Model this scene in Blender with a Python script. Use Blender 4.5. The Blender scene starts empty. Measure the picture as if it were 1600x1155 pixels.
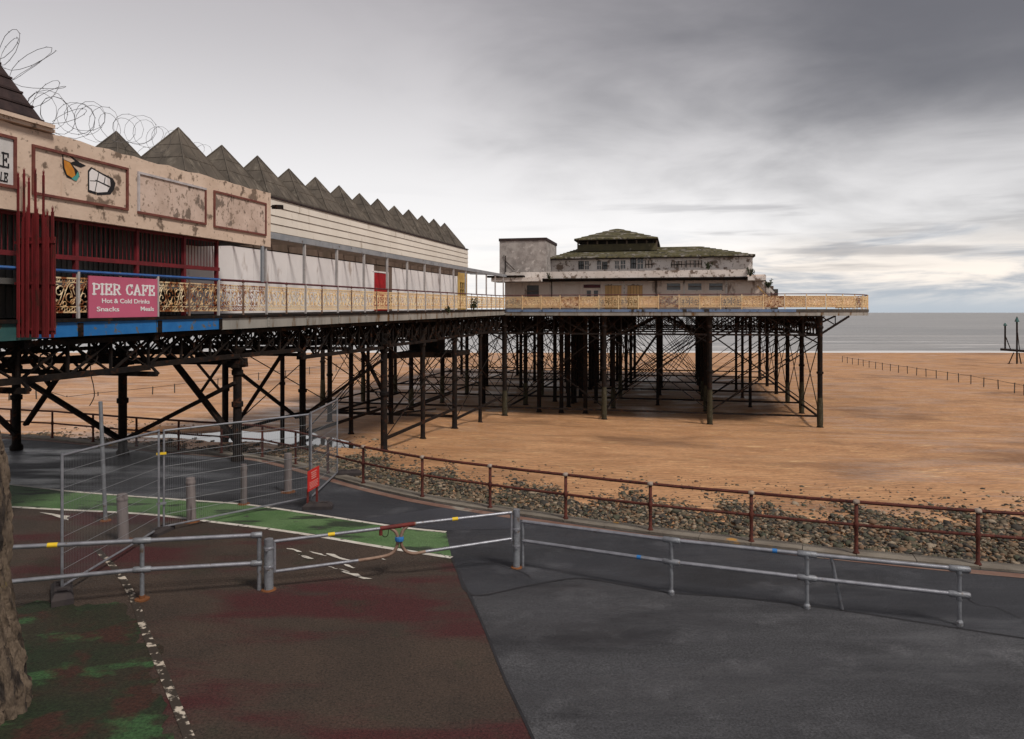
import bpy, bmesh, math, random
import numpy as np
from mathutils import Vector, noise as mnoise
random.seed(7); rng = np.random.default_rng(7)
S = bpy.context.scene
COL = S.collection
PI = math.pi

# ------------------------------------------------------------------ camera, sky, sun, exposure
EYE = 4.5; F = 1150.0; HOR = 488.0; CX = 800.0
cam = bpy.data.cameras.new('camera'); camo = bpy.data.objects.new('camera', cam); COL.objects.link(camo)
camo.location = (0, 0, EYE); camo.rotation_euler = (PI/2, 0, 0)
cam.sensor_width = 36; cam.lens = F/1600*36; cam.shift_y = -(577.5-HOR)/1600
cam.clip_start = .1; cam.clip_end = 30000
S.camera = camo
S.view_settings.view_transform = 'Standard'; S.view_settings.look = 'None'
S.view_settings.exposure = 0.95; S.view_settings.gamma = 1; S.view_settings.use_curve_mapping = False
SUN_EL = math.radians(52); SUN_AZ = math.radians(134)      # azimuth from +Y towards +X

W = bpy.data.worlds.new('World'); S.world = W; W.use_nodes = True
def build_world():
    nt = W.node_tree; N = nt.nodes; L = nt.links; N.clear()
    out = N.new('ShaderNodeOutputWorld'); bg = N.new('ShaderNodeBackground'); L.new(bg.outputs[0], out.inputs[0])
    sky = N.new('ShaderNodeTexSky'); sky.sky_type = 'NISHITA'; sky.sun_disc = False
    sky.sun_elevation = SUN_EL; sky.sun_rotation = SUN_AZ
    tc = N.new('ShaderNodeTexCoord'); sp = N.new('ShaderNodeSeparateXYZ'); L.new(tc.outputs['Generated'], sp.inputs[0])
    def m(op, a, b=None, c=None, clamp=False):
        n = N.new('ShaderNodeMath'); n.operation = op; n.use_clamp = clamp
        for i, v in enumerate((a, b, c)):
            if v is None: continue
            if isinstance(v, (int, float)): n.inputs[i].default_value = v
            else: L.new(v, n.inputs[i])
        return n.outputs[0]
    def ss(v, a, b):
        n = N.new('ShaderNodeMapRange'); n.interpolation_type = 'SMOOTHSTEP'
        L.new(v, n.inputs[0]); n.inputs[1].default_value = a; n.inputs[2].default_value = b
        return n.outputs[0]
    def mix(f, a, b):
        n = N.new('ShaderNodeMix'); n.data_type = 'RGBA'
        if isinstance(f, (int, float)): n.inputs[0].default_value = f
        else: L.new(f, n.inputs[0])
        for i, v in ((6, a), (7, b)):
            if isinstance(v, tuple): n.inputs[i].default_value = (*v, 1)
            else: L.new(v, n.inputs[i])
        return n.outputs[2]
    def noi(vec, sc, det=5, rough=.55, dist=0):
        n = N.new('ShaderNodeTexNoise'); L.new(vec, n.inputs['Vector']); n.inputs['Scale'].default_value = sc
        n.inputs['Detail'].default_value = det; n.inputs['Roughness'].default_value = rough; n.inputs['Distortion'].default_value = dist
        return n.outputs[0]
    x, y, z = sp.outputs
    za = m('MAXIMUM', z, 0.0); den = m('ADD', za, .16)
    cv = N.new('ShaderNodeCombineXYZ'); L.new(m('DIVIDE', x, den), cv.inputs[0]); L.new(m('DIVIDE', y, den), cv.inputs[1])
    n1 = noi(cv.outputs[0], .55, 5, .5, .3)
    n2 = noi(cv.outputs[0], 1.5, 6, .55, .4)
    # dark overcast mass, heavier to the right and overhead, broken by noise
    D = m('ADD', m('MULTIPLY', za, .95), m('MULTIPLY', x, .62))
    D = m('ADD', D, m('MULTIPLY', m('SUBTRACT', n1, .5), .8))
    D = m('ADD', D, m('MULTIPLY', m('SUBTRACT', n2, .5), .42))
    D = ss(D, .12, .68)
    bright = mix(ss(za, 0.05, .42), (.53, .517, .512), (.265, .25, .255))
    c = mix(m('MULTIPLY', D, .93), bright, (.066, .063, .068))
    # low banks of cloud with blue-grey between, towards the horizon
    az = m('ARCTAN2', x, y)
    cv2 = N.new('ShaderNodeCombineXYZ'); L.new(m('MULTIPLY', az, 5.0), cv2.inputs[0]); L.new(m('MULTIPLY', za, 30.0), cv2.inputs[1])
    b1 = noi(cv2.outputs[0], .9, 6, .6, .5)
    band = mix(ss(b1, .36, .56), (.215, .235, .27), (.56, .505, .455))
    band = mix(ss(za, .0, .045), (.26, .29, .325), band)
    low = m('MULTIPLY', ss(m('ADD', za, m('MULTIPLY', m('SUBTRACT', b1, .5), .06)), .115, .05), m('ADD', .25, m('MULTIPLY', ss(x, -.1, .35), .72)))
    c = mix(low, c, band)
    cv3 = N.new('ShaderNodeCombineXYZ'); L.new(m('MULTIPLY', az, 3.2), cv3.inputs[0]); L.new(m('MULTIPLY', za, 42.0), cv3.inputs[1])
    b2 = noi(cv3.outputs[0], 1.0, 5, .5, .2)
    st = m('MULTIPLY', m('MULTIPLY', ss(b2, .52, .66), m('MULTIPLY', ss(za, .03, .06), ss(za, .19, .11))), .62)
    st = m('MULTIPLY', st, m('ADD', .15, m('MULTIPLY', ss(x, -.05, .3), .85)))
    c = mix(st, c, (.17, .162, .17))
    ns = N.new('ShaderNodeVectorMath'); ns.operation = 'SCALE'; L.new(sky.outputs[0], ns.inputs[0]); ns.inputs['Scale'].default_value = .1
    fin = mix(.95, ns.outputs[0], c)
    L.new(fin, bg.inputs[0]); bg.inputs[1].default_value = 1.0
build_world()
sl = bpy.data.lights.new('sun', 'SUN'); sl.energy = 1.5; sl.angle = math.radians(13); sl.color = (1, .95, .88)
so = bpy.data.objects.new('sun', sl); COL.objects.link(so)
sd = Vector((math.sin(SUN_AZ)*math.cos(SUN_EL), math.cos(SUN_AZ)*math.cos(SUN_EL), math.sin(SUN_EL)))
so.rotation_euler = sd.to_track_quat('Z', 'Y').to_euler()

# ------------------------------------------------------------------ survey helpers
TH = math.atan(260/F); SN, CS = math.sin(TH), math.cos(TH)
O = Vector((-.62, 55.0, 4.72))           # landward corner where the neck meets the pier head (deck level)
SLP = .0085                              # the neck's deck climbs gently seaward
def gnd(px, py, z=0.0):
    d = F*(EYE-z)/(py-HOR); return Vector(((px-CX)/F*d, d, z))
def atd(px, py, d): return Vector(((px-CX)/F*d, d, EYE-(py-HOR)/F*d))
def loc(p):                              # world -> pier frame (X right of the neck, Y seaward, Z above deck)
    q = p-O; return Vector((q.x*CS-q.y*SN, q.x*SN+q.y*CS, q.z))
def onX(px, py, X0, slope=True):
    a = (px-CX)/F; r = Vector((a, 1, (HOR-py)/F))
    # (a*d-Ox)*CS-(d-Oy)*SN = X0
    d = (X0+O.x*CS-O.y*SN)/(a*CS-SN)
    l = loc(Vector((0, 0, EYE))+r*d)
    if slope: l.z -= SLP*l.y
    return l
def onY(px, py, Y0):
    a = (px-CX)/F; r = Vector((a, 1, (HOR-py)/F))
    d = (Y0+O.x*SN+O.y*CS)/(a*SN+CS)
    return loc(Vector((0, 0, EYE))+r*d)

# ------------------------------------------------------------------ materials
def mat(name, c1, c2=None, scale=2.0, rough=.75, metal=0.0, bump=.15, bscale=30.0, c3=None, t3=(.55, .65), s3=4.0, stretch=(1, 1, 1),
        st3=None, rnd=0.0, spec=.3, island=False, c4=None, t4=(.6, .7), s4=9.0, ripple=None, coords='pos', det=6, grain=None, wet=None, bdist=.03):
    mt = bpy.data.materials.new(name); mt.use_nodes = True
    nt = mt.node_tree; N = nt.nodes; L = nt.links
    b = N['Principled BSDF']; b.inputs['Roughness'].default_value = rough; b.inputs['Metallic'].default_value = metal
    b.inputs['Specular IOR Level'].default_value = spec
    if coords == 'pos':
        g = N.new('ShaderNodeNewGeometry'); P = g.outputs['Position']
    else:
        g = N.new('ShaderNodeTexCoord'); P = g.outputs['Object']
    def mp(s):
        if s == (1, 1, 1): return P
        n = N.new('ShaderNodeVectorMath'); n.operation = 'MULTIPLY'; L.new(P, n.inputs[0]); n.inputs[1].default_value = s; return n.outputs[0]
    def noi(s, st, d=det):
        n = N.new('ShaderNodeTexNoise'); n.inputs['Scale'].default_value = s; n.inputs['Detail'].default_value = d
        n.inputs['Roughness'].default_value = .6; L.new(mp(st), n.inputs['Vector']); return n.outputs[0]
    def rng_(v, a, bb):
        n = N.new('ShaderNodeMapRange'); n.interpolation_type = 'SMOOTHSTEP'; L.new(v, n.inputs[0]); n.inputs[1].default_value = a; n.inputs[2].default_value = bb; return n.outputs[0]
    def mix(f, a, bb):
        n = N.new('ShaderNodeMix'); n.data_type = 'RGBA'; L.new(f, n.inputs[0])
        for i, v in ((6, a), (7, bb)):
            if isinstance(v, tuple): n.inputs[i].default_value = (*v, 1)
            else: L.new(v, n.inputs[i])
        return n.outputs[2]
    c2 = c2 or c1
    col = mix(rng_(noi(scale, stretch), .32, .68), c1, c2)
    if c3: col = mix(rng_(noi(s3, st3 or stretch), *t3), col, c3)
    if c4: col = mix(rng_(noi(s4, (1.1, 1.1, 1.1)), *t4), col, c4)
    if grain:
        gv = N.new('ShaderNodeTexNoise'); gv.inputs['Scale'].default_value = grain[0]; gv.inputs['Detail'].default_value = 3; gv.inputs['Roughness'].default_value = .75; L.new(P, gv.inputs['Vector'])
        gm_ = N.new('ShaderNodeMapRange'); L.new(gv.outputs[0], gm_.inputs[0]); gm_.inputs[1].default_value = .3; gm_.inputs[2].default_value = .7; gm_.inputs[3].default_value = 1-grain[1]; gm_.inputs[4].default_value = 1+grain[1]
        gh = N.new('ShaderNodeHueSaturation'); L.new(col, gh.inputs['Color']); L.new(gm_.outputs[0], gh.inputs['Value']); col = gh.outputs[0]
    if rnd:
        if island: gg = N.new('ShaderNodeNewGeometry'); rv = gg.outputs['Random Per Island']
        else: oi = N.new('ShaderNodeObjectInfo'); rv = oi.outputs['Random']
        h = N.new('ShaderNodeHueSaturation'); L.new(col, h.inputs['Color'])
        mr = N.new('ShaderNodeMapRange'); L.new(rv, mr.inputs[0]); mr.inputs[3].default_value = 1-rnd; mr.inputs[4].default_value = 1+rnd
        L.new(mr.outputs[0], h.inputs['Value']); col = h.outputs[0]
    L.new(col, b.inputs['Base Color'])
    if wet:
        wn = N.new('ShaderNodeMapRange'); wn.interpolation_type = 'SMOOTHSTEP'; L.new(noi(wet[0], wet[3], 4), wn.inputs[0]); wn.inputs[1].default_value = .42; wn.inputs[2].default_value = .62
        wn.inputs[3].default_value = wet[1]; wn.inputs[4].default_value = wet[2]; L.new(wn.outputs[0], b.inputs['Roughness'])
    if bump:
        bn = N.new('ShaderNodeBump'); bn.inputs['Strength'].default_value = bump; bn.inputs['Distance'].default_value = bdist
        hgt = noi(bscale, stretch, 4)
        if ripple:
            w = N.new('ShaderNodeTexWave'); w.wave_type = 'BANDS'; w.bands_direction = ripple[0]; w.inputs['Scale'].default_value = ripple[1]
            w.inputs['Distortion'].default_value = ripple[2]; L.new(P, w.inputs['Vector']); w.inputs['Detail'].default_value = 2
            ad = N.new('ShaderNodeMath'); ad.operation = 'MULTIPLY_ADD'; L.new(w.outputs['Fac'], ad.inputs[0]); ad.inputs[1].default_value = ripple[3]; L.new(hgt, ad.inputs[2]); hgt = ad.outputs[0]
        L.new(hgt, bn.inputs['Height']); L.new(bn.outputs[0], b.inputs['Normal'])
    return mt

M = {}
M['iron'] = mat('dark_iron', (.010, .008, .008), (.018, .012, .009), 3, .85, spec=.15, bump=.3, c3=(.055, .021, .010), t3=(.55, .68), s3=4, grain=(9, .4))
M['iron_grey'] = mat('weathered_iron', (.05, .045, .042), (.09, .075, .06), 3, .75, c3=(.1, .05, .02), t3=(.58, .7), s3=5)
M['algae'] = mat('weed_and_barnacles', (.035, .03, .016), (.06, .052, .03), 4, .95, c3=(.1, .09, .07), t3=(.56, .66), s3=9, bump=.9, bscale=12)
M['fascia'] = mat('grey_fascia_paint', (.33, .31, .28), (.22, .21, .19), 1.5, .65, c3=(.14, .075, .03), t3=(.56, .66), s3=3, stretch=(1, 1, .25))
M['blue'] = mat('blue_paint', (.012, .125, .36), (.02, .16, .42), 2, .6, c3=(.13, .11, .08), t3=(.58, .65), s3=5)
M['teal'] = mat('teal_paint', (.03, .09, .09), (.05, .13, .12), 2, .6, c3=(.1, .05, .03), t3=(.55, .65), s3=5)
M['rail_blue'] = mat('blue_rail_paint', (.03, .09, .26), (.05, .13, .33), 4, .5, c3=(.15, .07, .05), t3=(.62, .7), s3=9)
M['maroon'] = mat('maroon_paint', (.075, .02, .026), (.12, .03, .035), 4, .55, c3=(.12, .05, .03), t3=(.58, .7), s3=10)
M['cream'] = mat('cream_ironwork', (.80, .63, .37), (.74, .50, .26), 1.6, .65, c3=(.32, .12, .04), t3=(.58, .68), s3=4.5, bump=.2)
M['rustcream'] = mat('rusted_cream_ironwork', (.72, .58, .38), (.6, .34, .13), 2.5, .7, c3=(.22, .06, .015), t3=(.46, .58), s3=5, bump=.3)
M['board_cream'] = mat('cream_board', (.80, .62, .44), (.74, .54, .36), 1.2, .7, c3=(.3, .13, .05), t3=(.62, .72), s3=4, rnd=.08)
M['siding'] = mat('cream_siding', (.74, .67, .59), (.68, .61, .53), .8, .6, c3=(.42, .35, .28), t3=(.58, .78), s3=2.4, stretch=(1, 1, .35), rnd=.05, bump=.08)
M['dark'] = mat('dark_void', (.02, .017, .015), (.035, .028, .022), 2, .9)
M['whitewall'] = mat('whitewashed_board', (.82, .77, .755), (.74, .69, .68), .9, .7, c3=(.42, .34, .3), t3=(.6, .72), s3=1.7, st3=(1, 1, .3), rnd=.05, bump=.1)
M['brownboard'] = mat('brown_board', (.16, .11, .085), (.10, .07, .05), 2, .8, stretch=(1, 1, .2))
M['reddoor'] = mat('red_door_paint', (.42, .014, .02), (.3, .012, .016), 2, .5)
M['yellow'] = mat('yellow_frame_paint', (.62, .42, .13), (.5, .3, .1), 2, .6)
M['glass'] = mat('dirty_glass', (.05, .055, .06), (.08, .08, .08), 2, .15, spec=.5)
M['plaster'] = mat('pink_plaster', (.68, .52, .41), (.58, .43, .33), 1.1, .8, c3=(.19, .135, .10), t3=(.58, .64), s3=2.2, c4=(.3, .22, .165), t4=(.59, .65), s4=5.5, bump=.35, bscale=9)
M['plaster2'] = mat('flaking_plaster', (.64, .49, .41), (.5, .37, .3), 1.4, .85, c3=(.2, .15, .12), t3=(.56, .61), s3=2.6, st3=(1, 1, .7), c4=(.3, .22, .17), t4=(.57, .62), s4=7, bump=.4, bscale=9)
M['moulding'] = mat('maroon_moulding', (.13, .035, .03), (.2, .07, .05), 5, .6)
M['whitemould'] = mat('bare_white_moulding', (.55, .5, .5), (.4, .36, .36), 5, .7)
M['roofpyr'] = mat('brown_felt_roof', (.12, .098, .078), (.075, .062, .05), 1.6, .85, c3=(.2, .17, .135), t3=(.52, .75), s3=3, stretch=(1, 1, .35), bump=.3, bscale=12)
M['slate'] = mat('dark_slate', (.028, .018, .018), (.05, .03, .028), 3, .7, bump=.5, bscale=8)
M['red_steel'] = mat('red_steel_paint', (.20, .02, .022), (.12, .014, .015), 4, .6, c3=(.06, .022, .015), t3=(.55, .68), s3=8, stretch=(1, 1, .25))
M['red_frame'] = mat('red_frame_paint', (.17, .014, .02), (.11, .013, .016), 3, .6, c3=(.26, .16, .13), t3=(.66, .72), s3=11)
M['shutter'] = mat('grey_shutter', (.13, .12, .113), (.07, .065, .06), 1.0, .6, stretch=(1, 1, .3))
M['pink_sign'] = mat('pink_sign_paint', (.56, .115, .20), (.47, .10, .17), 1.2, .5, bump=.03)
M['white_paint'] = mat('white_sign_paint', (.82, .8, .79), (.76, .73, .72), 5, .5, bump=0)
M['black_paint'] = mat('black_sign_paint', (.015, .014, .015), None, 5, .5, bump=0)
M['orange_paint'] = mat('orange_mural_paint', (.6, .25, .03), (.5, .18, .03), 6, .6, bump=0)
M['teal_paint'] = mat('teal_mural_paint', (.08, .32, .28), None, 6, .6, bump=0)
M['signboard'] = mat('pale_sign_board', (.66, .62, .6), (.55, .52, .5), 2, .5)
M['beamgrey'] = mat('grey_blue_beam', (.22, .235, .26), (.3, .305, .32), 2, .6, c3=(.1, .06, .04), t3=(.6, .7), s3=5)
M['edgeblue'] = mat('flaking_blue_edge', (.12, .19, .33), (.16, .22, .34), 1.5, .7, c3=(.03, .024, .02), t3=(.54, .62), s3=1.6, st3=(1, 1, .4))
M['postwhite'] = mat('grey_white_post', (.46, .43, .42), (.36, .33, .32), 3, .6, c3=(.2, .1, .06), t3=(.62, .7), s3=7)
M['render'] = mat('grey_render', (.42, .38, .355), (.25, .22, .205), 1.6, .9, c3=(.55, .5, .47), t3=(.55, .7), s3=3, bump=.5, bscale=10)
M['dirtywhite'] = mat('dirty_white_render', (.72, .655, .61), (.6, .53, .48), .9, .85, c3=(.19, .14, .11), t3=(.54, .62), s3=1.8, c4=(.25, .2, .16), t4=(.6, .66), s4=4.5, bump=.35, bscale=8)
M['pavwall'] = mat('pink_white_wall', (.76, .64, .56), (.68, .55, .47), .8, .8, c3=(.3, .21, .165), t3=(.55, .67), s3=1.5, st3=(1, 1, .4), bump=.2)
M['plank_tan'] = mat('tan_boarding', (.66, .42, .2), (.56, .33, .14), 2, .75, stretch=(1, 1, .2), rnd=.1)
M['mossroof'] = mat('mossy_slates', (.10, .088, .042), (.14, .12, .06), 1.2, .95, c3=(.28, .25, .22), t3=(.53, .6), s3=1.5, c4=(.045, .04, .028), t4=(.52, .6), s4=4, bump=.9, bscale=5)
M['mossroof2'] = mat('mossy_slates_dark', (.10, .085, .045), (.07, .06, .038), 1.4, .95, c3=(.24, .21, .18), t3=(.6, .7), s3=1.5, bump=.9, bscale=6)
M['sand'] = mat('beach_sand', (.53, .285, .14), (.42, .21, .098), .55, .5, spec=.4, c3=(.70, .46, .23), t3=(.58, .74), s3=1.1, stretch=(.7, 1.4, 1), st3=(.6, 1.9, 1), c4=(.25, .125, .06), t4=(.47, .72), s4=.12,
                bump=1.0, bscale=2.6, bdist=.10, ripple=('Y', .8, 9.0, .35), grain=(4.5, .22), wet=(.3, .75, .38, (.5, 1.6, 1)))
M['wetsand'] = M['sand']
M['asphalt'] = mat('dark_asphalt', (.026, .0265, .032), (.042, .0425, .049), .5, .6, spec=.35, c3=(.017, .016, .018), t3=(.5, .7), s3=.35, stretch=(.55, 1.3, 1), c4=(.085, .085, .094), t4=(.54, .74), s4=.55, bump=.8, bscale=55, grain=(34, .6), wet=(.5, .72, .34, (.45, 1.7, 1)))  # paler patches put some of the damp sheen into the colour
M['asphalt_old'] = mat('older_asphalt', (.035, .034, .038), (.056, .055, .060), .6, .6, spec=.45, c3=(.017, .016, .019), t3=(.5, .68), s3=.55, stretch=(.5, 1.4, 1), c4=(.09, .088, .094), t4=(.50, .74), s4=.9, bump=.8, bscale=60, grain=(34, .75), wet=(.5, .74, .30, (.4, 1.8, 1)))
M['asphalt_blue'] = mat('fresh_asphalt_patch', (.038, .04, .05), (.028, .029, .036), .8, .45, spec=.5, stretch=(.6, 1.3, 1), bump=.6, bscale=60, grain=(34, .5))
M['seam'] = mat('tar_seam', (.012, .011, .012), (.02, .018, .02), 3, .5)
M['redtarmac'] = mat('red_brown_tarmac', (.047, .033, .025), (.066, .044, .032), .7, .75, c3=(.062, .016, .016), t3=(.48, .60), s3=.5, c4=(.030, .032, .018), t4=(.56, .7), s4=.45, bump=.9, bscale=45, st3=(.4, 1.2, 1), grain=(32, .65))
M['green'] = mat('green_lane_paint', (.062, .125, .042), (.105, .175, .072), .8, .7, c3=(.03, .042, .024), t3=(.53, .62), s3=1.3, st3=(.5, 1.5, 1), c4=(.05, .045, .04), t4=(.62, .7), s4=3, bump=.5, bscale=45, grain=(30, .4))
M['greenworn'] = mat('worn_green_paint', (.016, .026, .011), (.03, .024, .014), .9, .8, c3=(.036, .085, .03), t3=(.52, .64), s3=1.3, st3=(.7, 1.3, 1), c4=(.045, .018, .012), t4=(.50, .62), s4=1.1, bump=.8, bscale=45, grain=(26, .6))
M['lane'] = mat('white_lane_paint', (.62, .58, .52), (.5, .45, .39), 3, .6, c3=(.07, .055, .045), t3=(.58, .64), s3=7, bump=.2)
M['laneworn'] = mat('worn_lane_paint', (.52, .45, .37), (.4, .33, .26), 3, .7, c3=(.04, .03, .023), t3=(.40, .47), s3=6, bump=.2)
M['concrete'] = mat('coping_concrete', (.22, .19, .155), (.15, .125, .10), 1.5, .85, c3=(.4, .2, .04), t3=(.62, .7), s3=1.3, c4=(.16, .13, .1), t4=(.6, .7), s4=4, bump=.4, bscale=20, rnd=.08)
M['coping_red'] = mat('rust_stained_channel', (.15, .075, .055), (.21, .13, .1), 1.3, .85, c3=(.27, .24, .2), t3=(.55, .68), s3=1.1, bump=.4, bscale=20)
M['rustrail'] = mat('rusty_red_pipe', (.075, .019, .014), (.12, .032, .02), 5, .8, c3=(.035, .013, .01), t3=(.52, .66), s3=12, c4=(.28, .15, .1), t4=(.68, .74), s4=14, bump=.5, bscale=60)
M['railcap'] = mat('pale_bolted_cap', (.36, .29, .24), (.25, .18, .14), 12, .7)
M['galv'] = mat('galvanised_pipe', (.34, .34, .37), (.24, .24, .265), 6, .38, .55, bump=.12, bscale=60, c3=(.17, .12, .09), t3=(.64, .72), s3=8, spec=.5)
M['galvpost'] = mat('weathered_galvanised_post', (.27, .28, .30), (.17, .17, .185), 5, .5, .4, c3=(.14, .1, .075), t3=(.58, .7), s3=7, bump=.3)
M['wire'] = mat('galvanised_wire', (.3, .3, .31), None, 6, .45, .5, bump=0)
M['razor'] = mat('razor_wire_steel', (.11, .1, .1), (.07, .06, .06), 6, .55, .4, bump=0)
M['bollard'] = mat('weathered_timber_bollard', (.24, .20, .19), (.13, .11, .11), 3, .85, stretch=(1, 1, .15), c3=(.07, .05, .05), t3=(.58, .7), s3=5, bump=.6, bscale=18)
M['rustbase'] = mat('rusted_base_plate', (.2, .075, .025), (.12, .045, .02), 6, .85, bump=.5)
M['yellow_tape'] = mat('yellow_tape', (.75, .5, .03), None, 5, .5, bump=0)
M['blue_tape'] = mat('blue_tape', (.03, .16, .42), None, 5, .5, bump=0)
M['rustpipe'] = mat('rusting_pipe', (.30, .2, .15), (.2, .12, .085), 6, .6, .2, bump=.3)
M['redlatch'] = mat('red_oxide_latch', (.16, .025, .02), (.1, .02, .018), 7, .7)
M['rubber'] = mat('rubber_block', (.035, .028, .03), (.05, .04, .038), 6, .9)
M['notice'] = mat('red_notice', (.58, .025, .02), (.5, .02, .018), 4, .5, bump=.03)
M['noticetext'] = mat('faded_notice_text', (.62, .25, .22), None, 4, .5, bump=0)
M['bark'] = mat('bark', (.17, .125, .09), (.085, .06, .042), 5, .95, stretch=(1, 1, .3), c3=(.035, .027, .023), t3=(.5, .62), s3=5, c4=(.18, .13, .045), t4=(.66, .74), s4=2.2, bump=1.0, bscale=18, bdist=.06)
M['leaf'] = mat('leaves', (.03, .055, .018), (.05, .085, .025), 3, .7, bump=0, rnd=.3, island=True)
M['weed'] = mat('weed_leaves', (.035, .045, .02), (.055, .06, .025), 6, .8, bump=0, rnd=.3, island=True)
M['stone'] = mat('beach_stone', (.062, .055, .044), (.145, .112, .078), .6, .8, c3=(.045, .055, .022), t3=(.6, .72), s3=1.6, rnd=.62, island=True, bump=.5, bscale=22, det=3)
M['stone1'] = mat('beach_stone_single', (.062, .055, .044), (.145, .112, .078), 1.2, .8, c3=(.045, .055, .022), t3=(.6, .72), s3=2.6, rnd=.62, bump=.5, bscale=22, det=3)

def stone_cols(mt, island):
    nt = mt.node_tree; N = nt.nodes; L = nt.links; b = N['Principled BSDF']; old = b.inputs['Base Color'].links[0].from_socket
    rv = N.new('ShaderNodeNewGeometry').outputs['Random Per Island'] if island else N.new('ShaderNodeObjectInfo').outputs['Random']
    cr = N.new('ShaderNodeValToRGB'); cr.color_ramp.interpolation = 'CONSTANT'; e = cr.color_ramp.elements
    cols = [(.045, .04, .034), (.21, .145, .09), (.075, .072, .05), (.024, .022, .021), (.30, .20, .125), (.12, .092, .062), (.055, .062, .038), (.18, .105, .062), (.036, .034, .032), (.32, .25, .18), (.10, .08, .05)]
    e[0].color = (*cols[0], 1); e[1].position = 1/len(cols); e[1].color = (*cols[1], 1)
    for i in range(2, len(cols)): q = e.new(i/len(cols)); q.color = (*cols[i], 1)
    L.new(rv, cr.inputs[0]); mx = N.new('ShaderNodeMix'); mx.data_type = 'RGBA'; mx.inputs[0].default_value = .8
    L.new(old, mx.inputs[6]); L.new(cr.outputs[0], mx.inputs[7]); L.new(mx.outputs[2], b.inputs['Base Color'])
stone_cols(M['stone'], True); stone_cols(M['stone1'], False)
def sea_mat():
    mt = bpy.data.materials.new('sea_water'); mt.use_nodes = True; nt = mt.node_tree; N = nt.nodes; L = nt.links
    b = N['Principled BSDF']; b.inputs['Roughness'].default_value = .28; b.inputs['Specular IOR Level'].default_value = .5
    g = N.new('ShaderNodeNewGeometry'); sp = N.new('ShaderNodeSeparateXYZ'); L.new(g.outputs['Position'], sp.inputs[0])
    def noi(s, sx, sy, d=4):
        v = N.new('ShaderNodeVectorMath'); v.operation = 'MULTIPLY'; L.new(g.outputs['Position'], v.inputs[0]); v.inputs[1].default_value = (sx, sy, 1)
        n = N.new('ShaderNodeTexNoise'); n.inputs['Scale'].default_value = s; n.inputs['Detail'].default_value = d; L.new(v.outputs[0], n.inputs['Vector']); return n.outputs[0]
    def m(op, a, bb, cl=False):
        n = N.new('ShaderNodeMath'); n.operation = op; n.use_clamp = cl
        for i, v in enumerate((a, bb)):
            if isinstance(v, (int, float)): n.inputs[i].default_value = v
            else: L.new(v, n.inputs[i])
        return n.outputs[0]
    def ss(v, a, bb):
        n = N.new('ShaderNodeMapRange'); n.interpolation_type = 'SMOOTHSTEP'; L.new(v, n.inputs[0]); n.inputs[1].default_value = a; n.inputs[2].default_value = bb; return n.outputs[0]
    big = noi(.02, .35, 2.2); fo = noi(.07, .25, 1.6, 6)
    # foam rolls: broken white lines parallel to the beach, fading out to sea
    wv = N.new('ShaderNodeTexWave'); wv.wave_type = 'BANDS'; wv.bands_direction = 'Y'; wv.inputs['Scale'].default_value = .02; wv.inputs['Distortion'].default_value = 5.0
    wv.inputs['Detail'].default_value = 3; wv.inputs['Detail Scale'].default_value = .6; L.new(g.outputs['Position'], wv.inputs['Vector'])
    near = ss(sp.outputs[1], 340, 165)
    foam = m('MULTIPLY', m('MULTIPLY', ss(wv.outputs['Fac'], .6, .97), ss(fo, .47, .66)), near)
    edge = m('MULTIPLY', ss(m('ADD', sp.outputs[1], m('MULTIPLY', fo, 26)), 182, 168), .95)
    foam = m('MAXIMUM', foam, edge, True)
    mx = N.new('ShaderNodeMix'); mx.data_type = 'RGBA'; L.new(ss(big, .35, .65), mx.inputs[0]); mx.inputs[6].default_value = (.15, .14, .132, 1); mx.inputs[7].default_value = (.26, .238, .22, 1)
    m2 = N.new('ShaderNodeMix'); m2.data_type = 'RGBA'; L.new(foam, m2.inputs[0]); L.new(mx.outputs[2], m2.inputs[6]); m2.inputs[7].default_value = (.72, .70, .69, 1)
    L.new(m2.outputs[2], b.inputs['Base Color'])
    r = N.new('ShaderNodeMapRange'); L.new(foam, r.inputs[0]); r.inputs[3].default_value = .28; r.inputs[4].default_value = .9; L.new(r.outputs[0], b.inputs['Roughness'])
    bn = N.new('ShaderNodeBump'); bn.inputs['Strength'].default_value = 1; bn.inputs['Distance'].default_value = .45
    h = m('ADD', m('MULTIPLY', noi(.12, .3, 1.6, 5), 1.6), m('MULTIPLY', noi(.5, .6, 1.3, 4), .5)); L.new(h, bn.inputs['Height']); L.new(bn.outputs[0], b.inputs['Normal'])
    return mt
M['sea'] = sea_mat()
def pool_mat():
    mt = mat('pool_water', (.035, .03, .025), None, 1, .04, spec=.6, bump=.04, bscale=2.5); return mt
M['pool'] = pool_mat()

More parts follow.
